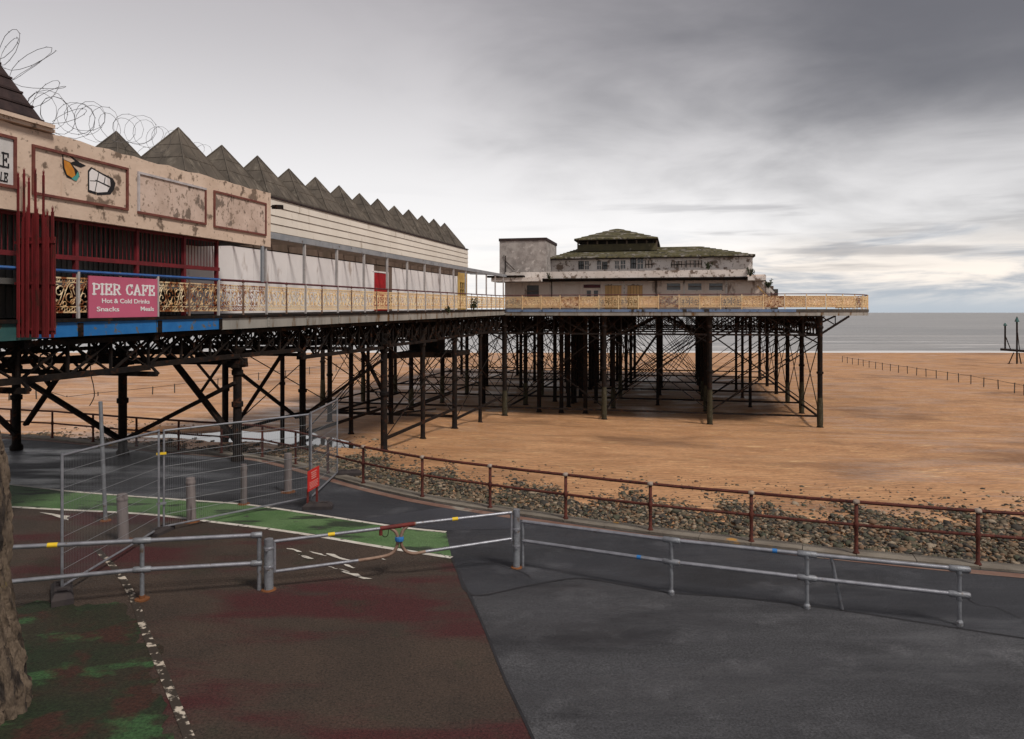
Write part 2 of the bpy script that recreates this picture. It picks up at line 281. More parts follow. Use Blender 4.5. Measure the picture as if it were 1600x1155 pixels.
# ------------------------------------------------------------------ mesh helpers
class MB:
    def __init__(s): s.v = []; s.f = []
    def add(s, vs, fs):
        n = len(s.v); s.v += [tuple(p) for p in vs]; s.f += [tuple(i+n for i in f) for f in fs]; return s
    def box(s, x0, x1, y0, y1, z0, z1):
        return s.add([(x0,y0,z0),(x1,y0,z0),(x1,y1,z0),(x0,y1,z0),(x0,y0,z1),(x1,y0,z1),(x1,y1,z1),(x0,y1,z1)],
                     [(0,3,2,1),(4,5,6,7),(0,1,5,4),(1,2,6,5),(2,3,7,6),(3,0,4,7)])
    def bar(s, a, b, w, h=None, up=(0,0,1)):          # rectangular bar from a to b
        a = Vector(a); b = Vector(b); h = h or w; d = (b-a).normalized(); u = Vector(up)
        if abs(d.dot(u)) > .98: u = Vector((1,0,0))
        x = d.cross(u).normalized(); y = x.cross(d)
        vs = [p+x*sx*w/2+y*sy*h/2 for p in (a, b) for sx, sy in ((-1,-1),(1,-1),(1,1),(-1,1))]
        return s.add(vs, [(3,2,1,0),(4,5,6,7),(0,1,5,4),(1,2,6,5),(2,3,7,6),(3,0,4,7)])
    def tube(s, pts, r, n=8, cap=True):
        pts = [Vector(p) for p in pts]; rs = r if isinstance(r, (list, tuple)) else [r]*len(pts)
        base = len(s.v); prev = None
        for i, p in enumerate(pts):
            d = (pts[min(i+1, len(pts)-1)]-pts[max(i-1, 0)]).normalized()
            if prev is None:
                u = Vector((0,0,1)) if abs(d.z) < .9 else Vector((1,0,0)); x = d.cross(u).normalized()
            else:
                x = (prev-d*prev.dot(d)).normalized()
            prev = x; y = d.cross(x)
            for k in range(n):
                a = 2*PI*k/n; q = p+(x*math.cos(a)+y*math.sin(a))*rs[i]; s.v.append(tuple(q))
        for i in range(len(pts)-1):
            for k in range(n):
                a = base+i*n+k; b = base+i*n+(k+1) % n; s.f.append((a, b, b+n, a+n))
        if cap:
            s.f.append(tuple(base+k for k in reversed(range(n)))); e = base+(len(pts)-1)*n; s.f.append(tuple(e+k for k in range(n)))
        return s
    def lathe(s, c, prof, n=12):
        return s.tube([Vector(c)+Vector((0,0,z)) for r, z in prof], [r for r, z in prof], n)
    def build(s, name, m, parent=None, smooth=False, slope=False):
        vs = [(x, y, z+SLP*y) for x, y, z in s.v] if slope else s.v
        me = bpy.data.meshes.new(name); me.from_pydata(vs, [], s.f); me.update()
        if smooth:
            for p in me.polygons: p.use_smooth = True
            if hasattr(me, 'set_sharp_from_angle'): me.set_sharp_from_angle(angle=math.radians(45))
        me.materials.append(M[m] if isinstance(m, str) else m)
        return link(name, me, parent)
def link(name, me, parent=None, l=None, r=None):
    o = bpy.data.objects.new(name, me); COL.objects.link(o)
    if parent: o.parent = parent
    if l is not None: o.location = l
    if r is not None: o.rotation_euler = r
    return o
def tag(o, label=None, cat=None, group=None, kind=None):
    if label: o['label'] = label
    if cat: o['category'] = cat
    if group: o['group'] = group
    if kind: o['kind'] = kind
    return o
def thing(name, label, cat, l=(0,0,0), rz=0.0, group=None):
    o = bpy.data.objects.new(name, None); COL.objects.link(o); o.location = l; o.rotation_euler = (0, 0, rz); o.empty_display_size = .2
    return tag(o, label, cat, group)
def pier_thing(name, label, cat, group=None): return thing(name, label, cat, O, -TH, group)
def sheet(name, pts, z, m, parent=None):
    me = bpy.data.meshes.new(name); me.from_pydata([(p[0], p[1], z) for p in pts], [], [tuple(range(len(pts)))]); me.update()
    me.materials.append(M[m])
    if me.polygons[0].normal.z < 0: me.flip_normals()
    return link(name, me, parent)
def strip(pts, w):
    pts = [Vector((p[0], p[1])) for p in pts]; a = []; b = []
    for i, p in enumerate(pts):
        d = (pts[min(i+1, len(pts)-1)]-pts[max(i-1, 0)]).normalized(); nn = Vector((-d.y, d.x)); a.append(p+nn*w/2); b.append(p-nn*w/2)
    return a+b[::-1]
def dens(pts, n=6):
    out = []
    P = [Vector(p) for p in pts]
    for i in range(len(P)-1):
        p0 = P[max(i-1, 0)]; p1 = P[i]; p2 = P[i+1]; p3 = P[min(i+2, len(P)-1)]
        for k in range(n):
            t = k/n
            out.append(.5*((2*p1)+(p2-p0)*t+(2*p0-5*p1+4*p2-p3)*t*t+(3*p1-p0-3*p2+p3)*t**3))
    out.append(P[-1]); return out

# ------------------------------------------------------------------ promenade edge and beach
RAILP = [(-24.3, 29.2), (-22.2, 28.3), (-20.1, 27.4), (-18.1, 26.6), (-16.3, 26.1), (-14.4, 25.3), (-12.5, 24.5), (-10.8, 23.85), (-9.2, 23.3), (-7.7, 22.7), (-6.35, 21.6), (-5.1, 20.4),
         (-3.88, 19.2), (-2.17, 17.8), (-.5, 16.8), (1.16, 15.9), (2.83, 15.05), (4.65, 14.3), (6.37, 13.62), (8.23, 13.0), (10.1, 12.5), (12, 12.1), (13.9, 11.8), (15.8, 11.6)]
edge = dens([Vector((-70, 44, 0)), Vector((-40, 35, 0))]+[Vector((x, y, 0)) for x, y in RAILP]+[Vector((40, 9.5, 0)), Vector((80, 6, 0))], 4)
ex = np.array([p.x for p in edge]); ey = np.array([p.y for p in edge])
def Ye(x): return np.interp(x, ex, ey)
D_ = [-2, .3, 1.0, 4, 9, 13, 20, 30, 36, 42, 70, 110, 135, 160, 260]; Z_ = [-.55, -.55, -.72, -1.15, -1.6, -1.85, -2.15, -2.75, -3.2, -3.45, -3.6, -3.8, -3.97, -4.25, -5.5]
POOL = [(-18.5, 38.5), (-16, 36.6), (-13.5, 35.9), (-11, 35.3), (-9, 34.6), (-7.6, 33.8), (-6.9, 33.9), (-7.3, 35.0), (-7.6, 36.2), (-9.0, 37.4), (-10.3, 38.3), (-11.4, 40.2), (-14, 41.2), (-17, 41.2)]
POOLZ = -2.12
pc = np.array(POOL)
def in_pool(x, y):
    # smooth blob field: distance to the pool's spine
    sx = np.array([-18, -15.5, -13, -10.8, -9, -7.7]); sy = np.array([39.3, 38.8, 38.3, 36.9, 36.0, 34.8]); rr = np.array([1.9, 2.4, 2.7, 1.8, 1.4, .8])
    f = np.full(np.shape(x), -9.0)
    for a, b, r in zip(sx, sy, rr): f = np.maximum(f, 1-np.sqrt(((x-a)/(r*1.35))**2+((y-b)/r)**2))
    return f
def zsand(x, y):
    x = np.asarray(x, float); y = np.asarray(y, float); d = y-Ye(x)
    z = np.interp(d, D_, Z_)
    amp = np.clip((d-8)/14, 0, 1)*np.clip((120-d)/30, 0, 1)
    z = z+amp*(.05*np.sin(x*.31+y*.21+1.5*np.sin(y*.13))+.035*np.sin(y*.83+.6*np.sin(x*.27))+.02*np.sin(x*.9-y*.5))
    f = in_pool(x+.35*np.sin(y*2.1)+.2*np.sin(x*3), y+.3*np.sin(x*1.7+.5))
    t = np.clip((f+.18)/.3, 0, 1)
    z = z*(1-t)+(POOLZ-.14)*t
    near = np.clip((f+.9)/.7, 0, 1)*(1-t)
    z = z*(1-near)+np.maximum(z, POOLZ+.05)*near
    return z
xs = np.concatenate([np.linspace(-900, -80, 14), np.linspace(-75, -34, 14), np.arange(-33, 34, .33), np.linspace(35, 75, 14), np.linspace(80, 900, 14)])
ds = np.concatenate([np.array([-1.5]), np.arange(0, 26, .33), np.arange(26, 60, .8), np.arange(60, 250, 5)])
X, Dg = np.meshgrid(xs, ds); Y = Ye(X)+Dg
# far out the rows straighten into the shoreline
tt = np.clip((Dg-30)/90, 0, 1); Y = Y*(1-tt)+(17+Dg)*tt
Z = zsand(X, Y)
Z = np.where(Dg > 30, Z*(1-tt)+np.interp(Dg, D_, Z_)*tt, Z)
nx = len(xs); ny = len(ds)
V = np.stack([X.ravel(), Y.ravel(), Z.ravel()], 1)
idx = np.arange(nx*ny).reshape(ny, nx)
Fq = np.stack([idx[:-1, :-1].ravel(), idx[:-1, 1:].ravel(), idx[1:, 1:].ravel(), idx[1:, :-1].ravel()], 1)
me = bpy.data.meshes.new('beach_sand'); me.from_pydata(V.tolist(), [], Fq.tolist()); me.update()
for p in me.polygons: p.use_smooth = True
me.materials.append(M['sand']); tag(link('beach_sand', me), kind='structure', label='wide orange-brown sandy beach below the promenade wall')
mb = MB(); mb.add([(-9000, 120, 0), (9000, 120, 0), (9000, 14000, 0), (-9000, 14000, 0)], [(0, 1, 2, 3)])
sea = mb.build('sea', 'sea'); sea.location.z = -4.0; tag(sea, kind='structure', label='grey sea with white surf along the far edge of the sand')
mb = MB(); mb.add([(-23, 33, POOLZ), (-5.5, 31.5, POOLZ), (-5.5, 44, POOLZ), (-23, 44, POOLZ)], [(0, 1, 2, 3)])
pool = sheet('tide_pool', dens([Vector((x*1.0+(-.0), y, 0)) for x, y in [(-21, 38.8), (-18, 36.2), (-14, 34.9), (-11, 34.5), (-8.8, 33.9), (-6.6, 33.2), (-5.9, 34.2), (-6.6, 36), (-8.2, 37.6), (-9.6, 39), (-11, 41), (-14, 42), (-18, 42), (-20.6, 41)]], 3), POOLZ, 'pool')
tag(pool, kind='structure', label='shallow pool of sea water reflecting the sky under the pier neck')

# promenade ground sheet (one sheet, ends at the sea wall)
outer = []
for i, p in enumerate(edge):
    d = (edge[min(i+1, len(edge)-1)]-edge[max(i-1, 0)]).normalized(); outer.append(Vector((p.x-d.y*.22, p.y+d.x*.22, 0)))
prom = sheet('promenade', [(p.x, p.y) for p in outer]+[(80, -60), (-70, -60)], 0, 'asphalt'); tag(prom, kind='structure', label='dark wet asphalt promenade')
mb = MB()
for a, b in zip(outer[:-1], outer[1:]): mb.add([a, b, b+Vector((0, 0, -1.4)), a+Vector((0, 0, -1.4))], [(0, 3, 2, 1)])
tag(mb.build('sea_wall', 'concrete'), kind='structure', label='concrete face of the promenade edge above the stones')

# ground coverings on the promenade: each 4 mm above the one below
def G(l): return [gnd(*p) for p in l]
lowline = [(-260, 775), (-60, 788), (25, 793), (97, 797), (180, 801), (250, 806), (340, 817), (420, 827), (500, 839), (600, 856), (706, 872)]
upline = [(-260, 748), (-60, 753), (10, 757), (97, 767), (180, 774), (250, 779), (320, 784), (385, 789), (470, 801), (560, 815), (630, 825), (697, 832)]
bound = [(706, 872), (714, 892), (735, 935), (760, 990), (790, 1065), (835, 1160), (900, 1330), (1000, 1700)]
red = G(lowline)+G(bound)+[Vector((4, -8, 0)), Vector((-40, -8, 0)), Vector((-40, 17, 0))]
o = sheet('red_brown_path', red, .004, 'redtarmac'); tag(o, kind='structure', label='red-brown tarmac path in the left foreground')
o = sheet('green_cycle_lane', G(upline)+G(lowline)[::-1], .005, 'green'); tag(o, kind='structure', label='green painted cycle lane between white lines')
o = sheet('white_line', strip(dens(G(lowline), 3), .115), .010, 'lane'); tag(o, kind='structure', label='thick white line along the near edge of the green lane')
o = sheet('white_line', strip(dens(G(upline), 3), .10), .010, 'lane'); tag(o, kind='structure', label='white line along the far edge of the green lane')
wg = G([(-300, 1010), (60, 945), (110, 938), (160, 940), (205, 948), (232, 985), (252, 1065), (275, 1160), (310, 1330)])
wg = [Vector((p.x+.16*mnoise.noise(p*2.3)+.1*mnoise.noise(p*6), p.y+.3*mnoise.noise(p*1.7+Vector((5, 0, 0)))+.12*mnoise.noise(p*7), 0)) for p in dens(wg, 14)]+G([(-800, 1330)])
o = sheet('worn_green_area', wg, .008, 'greenworn'); tag(o, kind='structure', label='worn mossy green paint on the ground by the tree trunk')
o = sheet('worn_white_line', strip(dens(G([(150, 858), (176, 885), (196, 912), (212, 945), (226, 985), (243, 1025), (262, 1070), (300, 1165)]), 4), .11), .012, 'laneworn'); tag(o, kind='structure', label='broken worn white line beside the rubber block')
rb = random.Random(3)
for (cx, cy, sx, sy) in [(462, 861, 14, 2.2), (478, 871, 13, 2.6), (498, 866, 16, 1.5), (530, 872, 22, 3.5), (545, 885, 12, 2.5), (556, 900, 24, 4), (538, 892, 10, 1.6), (520, 888, 8, 1.2), (600, 875, 4, 1.2)]:
    P_ = [(cx+sx*math.cos(a)*rb.uniform(.5, 1.1)+sy*math.sin(a)*1.5, cy+sy*math.sin(a)*rb.uniform(.6, 1.3)+sx*.22*math.cos(a)) for a in [2*PI*k/11 for k in range(11)]]
    o = sheet('paint_mark', G(P_), .012, 'lane'); tag(o, kind='structure', label='scrap of white road paint left on the red-brown path')
P_ = [(60, 801), (80, 803), (97, 806), (110, 807), (104, 810), (108, 814), (96, 811), (82, 806)]
o = sheet('paint_mark', G(P_), .012, 'lane'); tag(o, kind='structure', label='white arrow-like paint scrap below the lane line')
# older asphalt in front, tar seams, fresh patches
o = sheet('older_asphalt', G([(738, 931), (820, 917), (900, 904), (960, 912), (1050, 927), (1160, 935), (1300, 952), (1450, 975), (1600, 998), (1900, 1040)])+[Vector((30, 5, 0)), Vector((30, -20, 0)), Vector((4.2, -8, 0))]+G([(835, 1160), (790, 1065), (760, 990)]), .004, 'asphalt_old'); tag(o, kind='structure', label='older grey asphalt in the right foreground')
o = sheet('tar_seam', strip(dens(G([(716, 892), (737, 931), (820, 917), (900, 904), (960, 912), (1050, 927), (1160, 935), (1300, 952), (1450, 975), (1600, 998), (1900, 1040)]), 3), .05), .008, 'seam'); tag(o, kind='structure', label='black tar seam curving across the asphalt')
o = sheet('tar_seam', strip(dens(G(bound), 3), .035), .0095, 'seam'); tag(o, kind='structure', label='dark joint between red-brown path and asphalt')
o = sheet('asphalt_patch', G([(560, 812), (700, 792), (850, 806), (820, 826), (700, 829), (640, 823)]), .004, 'asphalt_blue'); tag(o, kind='structure', label='bluish asphalt patch beyond the green lane')
for k, (lab, pts) in enumerate([('fine crack across the older asphalt near the right edge', [(1490, 925), (1530, 945), (1560, 952), (1640, 985)]), ('thin crack in the asphalt left of the right barrier', [(717, 882), (760, 880), (812, 893), (830, 905)])]):
    pts = [Vector((p.x+.05*mnoise.noise(p*3), p.y+.07*mnoise.noise(p*4), 0)) for p in dens(G(pts), 10)]
    o = sheet('asphalt_crack', strip(pts, .012), .0085, 'seam'); tag(o, kind='structure', label=lab)
# coping stones and channel along the sea wall
def off(i, dd):
    p = edge[i]; d = (edge[min(i+1, len(edge)-1)]-edge[max(i-1, 0)]).normalized(); return Vector((p.x-d.y*dd, p.y+d.x*dd, 0))
for i in range(8, len(edge)-9, 4):
    for k in (0, 2):
        q = [off(i+k, -.13), off(i+k+1, -.13), off(i+k+2, -.13), off(i+k+2, .25), off(i+k+1, .25), off(i+k, .25)]
        c = sum(q, Vector())/6; q = [c+(p-c)*.988 for p in q]; z1 = .045+rb.uniform(-.008, .008); z0 = -.2
        mb = MB(); mb.add([(p.x, p.y, z0) for p in q]+[(p.x, p.y, z1) for p in q], [(0, 5, 4, 3, 2, 1), (6, 7, 8, 9, 10, 11)]+[(a, (a+1) % 6, 6+(a+1) % 6, 6+a) for a in range(6)])
        mb.build('coping_stone', 'concrete', prom)
o = sheet('drain_channel', [off(i, -.19) for i in range(8, len(edge)-8)]+[off(i, -.42) for i in range(len(edge)-9, 7, -1)], .006, 'coping_red'); tag(o, kind='structure', label='rust-stained channel strip beside the coping stones')

# ------------------------------------------------------------------ stones on the bank
def stone_base(seed):
    r = random.Random(seed); bm = bmesh.new(); bmesh.ops.create_icosphere(bm, subdivisions=1, radius=1)
    for v in bm.verts:
        k = r.uniform(.8, 1.15); v.co = Vector((v.co.x*k, v.co.y*k*.82, v.co.z*k*.5))
    vs = np.array([v.co[:] for v in bm.verts]); fs = np.array([[v.index for v in f.verts] for f in bm.faces]); bm.free(); return vs, fs
bases = [stone_base(i) for i in range(10)]
def pebble_base(seed):
    r = random.Random(seed+50); bm = bmesh.new(); bmesh.ops.create_icosphere(bm, subdivisions=1 if False else 1, radius=1)
    bm.free(); bm = bmesh.new(); t = (1+5**.5)/2; k0 = 1/math.sqrt(1+t*t)
    P = [(-1,t,0),(1,t,0),(-1,-t,0),(1,-t,0),(0,-1,t),(0,1,t),(0,-1,-t),(0,1,-t),(t,0,-1),(t,0,1),(-t,0,-1),(-t,0,1)]
    Fc = [(0,11,5),(0,5,1),(0,1,7),(0,7,10),(0,10,11),(1,5,9),(5,11,4),(11,10,2),(10,7,6),(7,1,8),(3,9,4),(3,4,2),(3,2,6),(3,6,8),(3,8,9),(4,9,5),(2,4,11),(6,2,10),(8,6,7),(9,8,1)]
    bm.free(); vs = []
    for x, y, z in P:
        k = r.uniform(.85, 1.2)*k0; vs.append((x*k*1.05, y*k*.85, z*k*.52))
    return np.array(vs), np.array(Fc)
pebbles = [pebble_base(i) for i in range(10)]
ST = []
def bank_limit(x):      # how far out (from the wall) the stones run
    return np.interp(x, [-24, -18, -14, -10, -7, -4, -1, 2, 5, 9, 13, 18, 24], [9, 9.5, 10, 11.5, 12, 12.5, 12.2, 11.8, 12.2, 12.6, 13.2, 13.8, 14])
tries = 0
while len(ST) < 46000 and tries < 330000:
    tries += 1
    x = rng.uniform(-24, 26); d = rng.uniform(.28, 15.5); lim = float(bank_limit(x))+1.2*math.sin(x*1.9)+.7*math.sin(x*4.7+1)
    pr = 1.0 if d < lim-5 else max(0.0, min(1.0, (lim-d)/5))**1.8*.95
    if d > lim-1.0: pr = max(pr, .022)
    if rng.random() > pr: continue
    y = float(Ye(x))+d
    if abs(x)/y > .78 and x > 0: continue
    s = min(.17, .026+rng.gamma(1.5, .0155))
    if d > lim-3: s *= .85
    z = float(zsand(x, y))
    ST.append((x, y, z+s*.10+rng.uniform(0, .08)*(1 if d < lim-3 else .0), s, rng.uniform(0, 6.28), rng.normal(0, .3), rng.normal(0, .3), int(rng.integers(10))))
for _ in range(70):   # stones at the pool edge
    x = rng.uniform(-17.5, -6.5); y = rng.uniform(33, 38.5); s = rng.uniform(.06, .16)
    ST.append((x, y, max(float(zsand(x, y)), POOLZ-.05)+s*.1, s, rng.uniform(0, 6.28), 0, 0, int(rng.integers(10))))
def visible_size(t):
    x, y = t[0], t[1]
    ok = abs(x/y) < .68 and y-float(Ye(x)) > .55
    return t[3]/y if ok else 0
order = sorted(range(len(ST)), key=lambda i: -visible_size(ST[i]))
single = set(order[:300])
bank = thing('stone_bank', 'sloping bank of grey and brown beach stones below the promenade', None); bank['kind'] = 'structure'
smesh = []
for vs, fs in bases:
    me = bpy.data.meshes.new('stone'); me.from_pydata(vs.tolist(), [], fs.tolist()); me.update()
    for p in me.polygons: p.use_smooth = True
    me.materials.append(M['stone1']); smesh.append(me)
AV = []; AF = []; nv = 0
from mathutils import Euler
for i, (x, y, z, s, a, b, c, k) in enumerate(ST):
    sc = (s*1.15, s*1.1, s)
    if i in single:
        o = link('stone', smesh[k], bank, (x, y, z), (b, c, a)); o.scale = sc
    else:
        R = np.array(Euler((b, c, a)).to_matrix()); vs, fs = pebbles[k]
        AV.append((vs*np.array(sc))@R.T+np.array([x, y, z])); AF.append(fs+nv); nv += len(vs)
me = bpy.data.meshes.new('small_stones'); me.from_pydata(np.concatenate(AV).tolist(), [], np.concatenate(AF).tolist()); me.update()
me.polygons.foreach_set('use_smooth', [True]*len(me.polygons)); me.materials.append(M['stone'])
o = link('small_stones', me, bank); tag(o, kind='stuff')

# ------------------------------------------------------------------ the pier: deck, columns, girders, braces
pier = pier_thing('pier', 'long dark iron pier on rusted columns reaching out over the sand', 'pier')
NW = 8.9    # width of the neck
S0 = 56.0    # length of neck behind the corner that is built
mb = MB()
for j in range(12):
    pass
mb.box(-NW, 0.02, -S0, -.02, -.16, -.02); mb.build('deck', 'iron', pier, slope=True)
# fascia: grey from the corner to s=35, blue / teal nearer the shore
def fascia(s0, s1, m, z0=-.42, z1=-.10, t=.05):
    mb = MB(); mb.box(.03, .03+t, -s1, -s0, z0, z1); return mb.build('fascia_plate', m, pier, slope=True)
for a, b in ((.02, 5), (5, 12.5), (12.5, 20), (20, 27.5), (27.5, 34.9)): fascia(a+.005, b-.005, 'fascia')
fascia(34.92, 37.6, 'blue', -.40, -.09); fascia(37.62, 41.1, 'blue', -.40, -.09); fascia(41.12, 48, 'teal', -.42, -.09)
mb = MB(); mb.box(-.12, .13, -S0, -.05, -.085, -.012); mb.build('deck_edge_strip', 'iron', pier, slope=True)
for s in np.arange(2.5, 40.1, 2.5):   # rivet plates on the fascia
    mb = MB(); mb.box(.082, .10, -s-.07, -s+.07, -.41, -.11)
    for k in range(4):
        z = -.38+.085*k
        for q in (-.04, .04): mb.box(.10, .112, -s+q-.012, -s+q+.012, z-.012, z+.012)
    mb.build('rivet_plate', 'fascia' if s < 34.9 else 'iron', pier, slope=True)
# lattice girders along the neck: one mesh per 7.5 m span, three lines
def girder_mesh(L, z0, z1, n, r=.035, seed=0):
    mb = MB(); mb.bar((0, 0, z1), (0, L, z1), .14, .12); mb.bar((0, 0, z0), (0, L, z0), .16, .13)
    st = L/n
    for k in range(n):
        a = k*st; mb.bar((.03, a, z0), (.03, a+st, z1), r*2, r); mb.bar((-.03, a+st, z0), (-.03, a, z1), r*2, r)
        mb.bar((0, a, z0), (0, a, z1), r*1.6)
        mb.tube([(.05, a+st/2+.17*math.cos(t), (z0+z1)/2+.17*math.sin(t)) for t in np.linspace(0, 2*PI, 9)], .02, 4, False)
    me = bpy.data.meshes.new('girder'); me.from_pydata(mb.v, [], mb.f); me.update(); me.materials.append(M['iron']); return me
gm = girder_mesh(7.5, -1.56, -.48, 6)
gm_l = girder_mesh(7.5, -1.22, -.48, 6)
for w in (.25, 4.3, 8.4):
    for k in range(7):
        s1 = 7.5*(k+1)
        near = s1 > 35
        link('girder', gm_l if near else gm, pier, (-w, -s1, -SLP*s1))
# cross beams under the deck
mb = MB(); mb.bar((-NW, 0, -.45), (0, 0, -.45), .16, .3); mb.bar((-NW, 0, -1.45), (0, 0, -1.45), .10, .12)
for k in range(8):
    a = -NW+k*NW/8; mb.bar((a, 0, -1.45), (a+NW/8, 0, -.45), .06, .05); mb.bar((a+NW/8, 0.06, -1.45), (a, .06, -.45), .06, .05)
cb = bpy.data.meshes.new('cross_girder'); cb.from_pydata(mb.v, [], mb.f); cb.update(); cb.materials.append(M['iron'])
for s in np.arange(3.75, 48, 3.75): link('cross_girder', cb, pier, (0, -s, -SLP*s))
# columns of the neck, traced in the landward-right face of the pier
def column(X, Yl, zt, zb, r=.15, m='iron', parent=pier, cap=True, slope=False):
    mb = MB(); prof = [(r*1.5, zb), (r*1.5, zb+.12), (r*1.05, zb+.2), (r, zb+.6), (r, zt-.9), (r*1.05, zt-.85), (r*1.35, zt-.82), (r*1.35, zt-.7), (r*1.05, zt-.66), (r*1.1, zt-.15), (r*1.8, zt-.04), (r*1.8, zt)]
    mid = (zb+zt)*.5
    prof[4:4] = [(r, mid-.09), (r*1.35, mid-.07), (r*1.35, mid+.07), (r, mid+.09)]
    mb.lathe((X, Yl, 0), prof, 10); return mb.build('column', m, parent, smooth=True, slope=slope)
def sandz(X, Yl):
    wx = O.x+X*CS+Yl*SN; wy = O.y-X*SN+Yl*CS
    if wy < float(Ye(wx))-.1: return -O.z
    return float(zsand(wx, wy))-O.z-.1
NX = -.3
W3 = (.3, 4.35, 8.4)
Y1 = onX(371, 560, NX).y; Y2 = onX(600, 560, NX).y; Y3 = -11.4
for Yb, rr in ((Y1, .13), (Y2, .15), (Y3, .15)):
    for w in W3:
        column(-w, Yb, -1.0+SLP*Yb, sandz(-w, Yb), rr)
        mb = MB(); mb.box(-w-.2, -w+.2, Yb-.26, Yb+.26, -1.60+SLP*Yb, -1.47+SLP*Yb); mb.build('bracket', 'iron', pier)
    mb = MB(); mb.bar((-8.9, Yb, -1.5+SLP*Yb), (0, Yb, -1.42+SLP*Yb), .16, .2); mb.build('bent_beam', 'iron', pier)
def bent(Yb, lst, dy):
    for (a, b, w) in lst:
        A = onY(*a, Yb+dy); Bq = onY(*b, Yb+dy); mb = MB(); mb.bar(A, Bq, .09, w, up=(0, 1, 0)); mb.build('brace', 'iron', pier)
bent(Y1, [((36, 592), (190, 688), .22), ((-40, 618), (27, 680), .2), ((192, 688), (368, 598), .22)], -.14)
bent(Y1, [((40, 664), (106, 566), .18), ((44, 558), (79, 603), .14), ((262, 552), (352, 668), .24), ((352, 667), (370, 690), .22)], .14)
bent(Y2, [((346, 560), (465, 653), .24), ((469, 653), (598, 562), .26)], -.14)
bent(Y2, [((352, 690), (441, 553), .24), ((561, 540), (599, 613), .24), ((313, 614), (344, 569), .14), ((296, 553), (342, 608), .12)], .14)
# long diagonal rods and low ties between the bents
for w in W3:
    for a, b in ((Y2, Y3), (Y3, 0.3)):
        z0 = max(sandz(-w, a), sandz(-w, b))+.75
        for p, q in ((a, b), (b, a)):
            mb = MB(); mb.tube([(-w+.1, p, z0), (-w+.1, q, -1.7)], .028, 5); mb.build('tie_rod', 'iron', pier)
        mb = MB(); mb.bar((-w, a, z0-.1), (-w, b, z0-.1), .1, .14); mb.build('low_beam', 'iron', pier)
for Yb in (Y3,):
    z0 = sandz(-4, Yb)+.8
    for a, b in ((W3[0], W3[1]), (W3[1], W3[0]), (W3[1], W3[2]), (W3[2], W3[1])):
        mb = MB(); mb.tube([(-a, Yb, z0), (-b, Yb, -1.6)], .035, 5); mb.build('tie_rod', 'iron', pier)
    mb = MB(); mb.bar((-W3[2], Yb, z0-.1), (-W3[0], Yb, z0-.1), .12, .16); mb.build('low_beam', 'iron', pier)
    # the low ties splay into a strut at each foot
    for w in W3[1:]: mb = MB(); mb.bar((-w, Yb, z0-.1), (-w+2.0, Yb+2.6, z0-.05), .08, .1); mb.build('low_beam', 'iron', pier)
for yy in (-17.0, -5.6):
    for w in W3: column(-w, yy, -1.0+SLP*yy, sandz(-w, yy), .12)
mb = MB(); A = onX(607, 556, NX-1.5); B = onX(720, 552, NX-1.5)
mb.bar(A, B, .35, .3); mb.build('timber_baulk', 'iron', pier, slope=True)
mb = MB(); mb.box(-3.6, -1.8, -10.2, -8.6, -2.6, -.5); mb.build('hanging_tank', 'iron', pier)
mb = MB(); mb.box(-4.4, -.6, -11.2, -7, -2.95, -2.7); mb.build('landing_platform', 'iron', pier)

# --- pier head: deck with a rounded seaward-right corner
HL = -16.0; HR = 20.6; HD = 46.0
arc = [(HR+6.15*math.sin(t), 8.0-8.0*math.cos(t)) for t in np.linspace(0, PI/2, 8)]
outl = [(HL, 0), (0, 0)]+arc+[(26.75, 30), (26, 38), (22, HD), (HL, HD)]
def slab(name, pts, z0, z1, m, parent):
    n = len(pts); mb = MB(); mb.add([(x, y, z0) for x, y in pts]+[(x, y, z1) for x, y in pts], [tuple(reversed(range(n))), tuple(range(n, 2*n))]+[(i, (i+1) % n, n+(i+1) % n, n+i) for i in range(n)])
    return mb.build(name, m, parent)
slab('deck', outl, -.30, 0, 'iron_grey', pier)
def along(pts, d0, z0, z1, m, name, offs=.0, th=.06):
    for i in range(len(pts)-1):
        a = Vector((*pts[i], 0)); b = Vector((*pts[i+1], 0)); d = (b-a).normalized(); nn = Vector((d.y, -d.x, 0))
        mb = MB(); mb.add([a+nn*offs+Vector((0,0,z0)), b+nn*offs+Vector((0,0,z0)), b+nn*(offs+th)+Vector((0,0,z0)), a+nn*(offs+th)+Vector((0,0,z0)), a+nn*offs+Vector((0,0,z1)), b+nn*offs+Vector((0,0,z1)), b+nn*(offs+th)+Vector((0,0,z1)), a+nn*(offs+th)+Vector((0,0,z1))],
                          [(0,1,2,3),(7,6,5,4),(0,4,5,1),(1,5,6,2),(2,6,7,3),(3,7,4,0)]); mb.build(name, m, pier)
front = [(0.13, 0), (7, 0), (14, 0), (HR, 0)]+arc[1:]+[(26.75, 22)]
along(front[:4], 0, -.20, -.01, 'edgeblue', 'deck_edge_board', .01, .06)
along(front[3:], 0, -.20, -.01, 'iron_grey', 'deck_edge_board', .01, .06)
along(front, 0, -.46, -.21, 'fascia', 'fascia_plate', .0, .035)
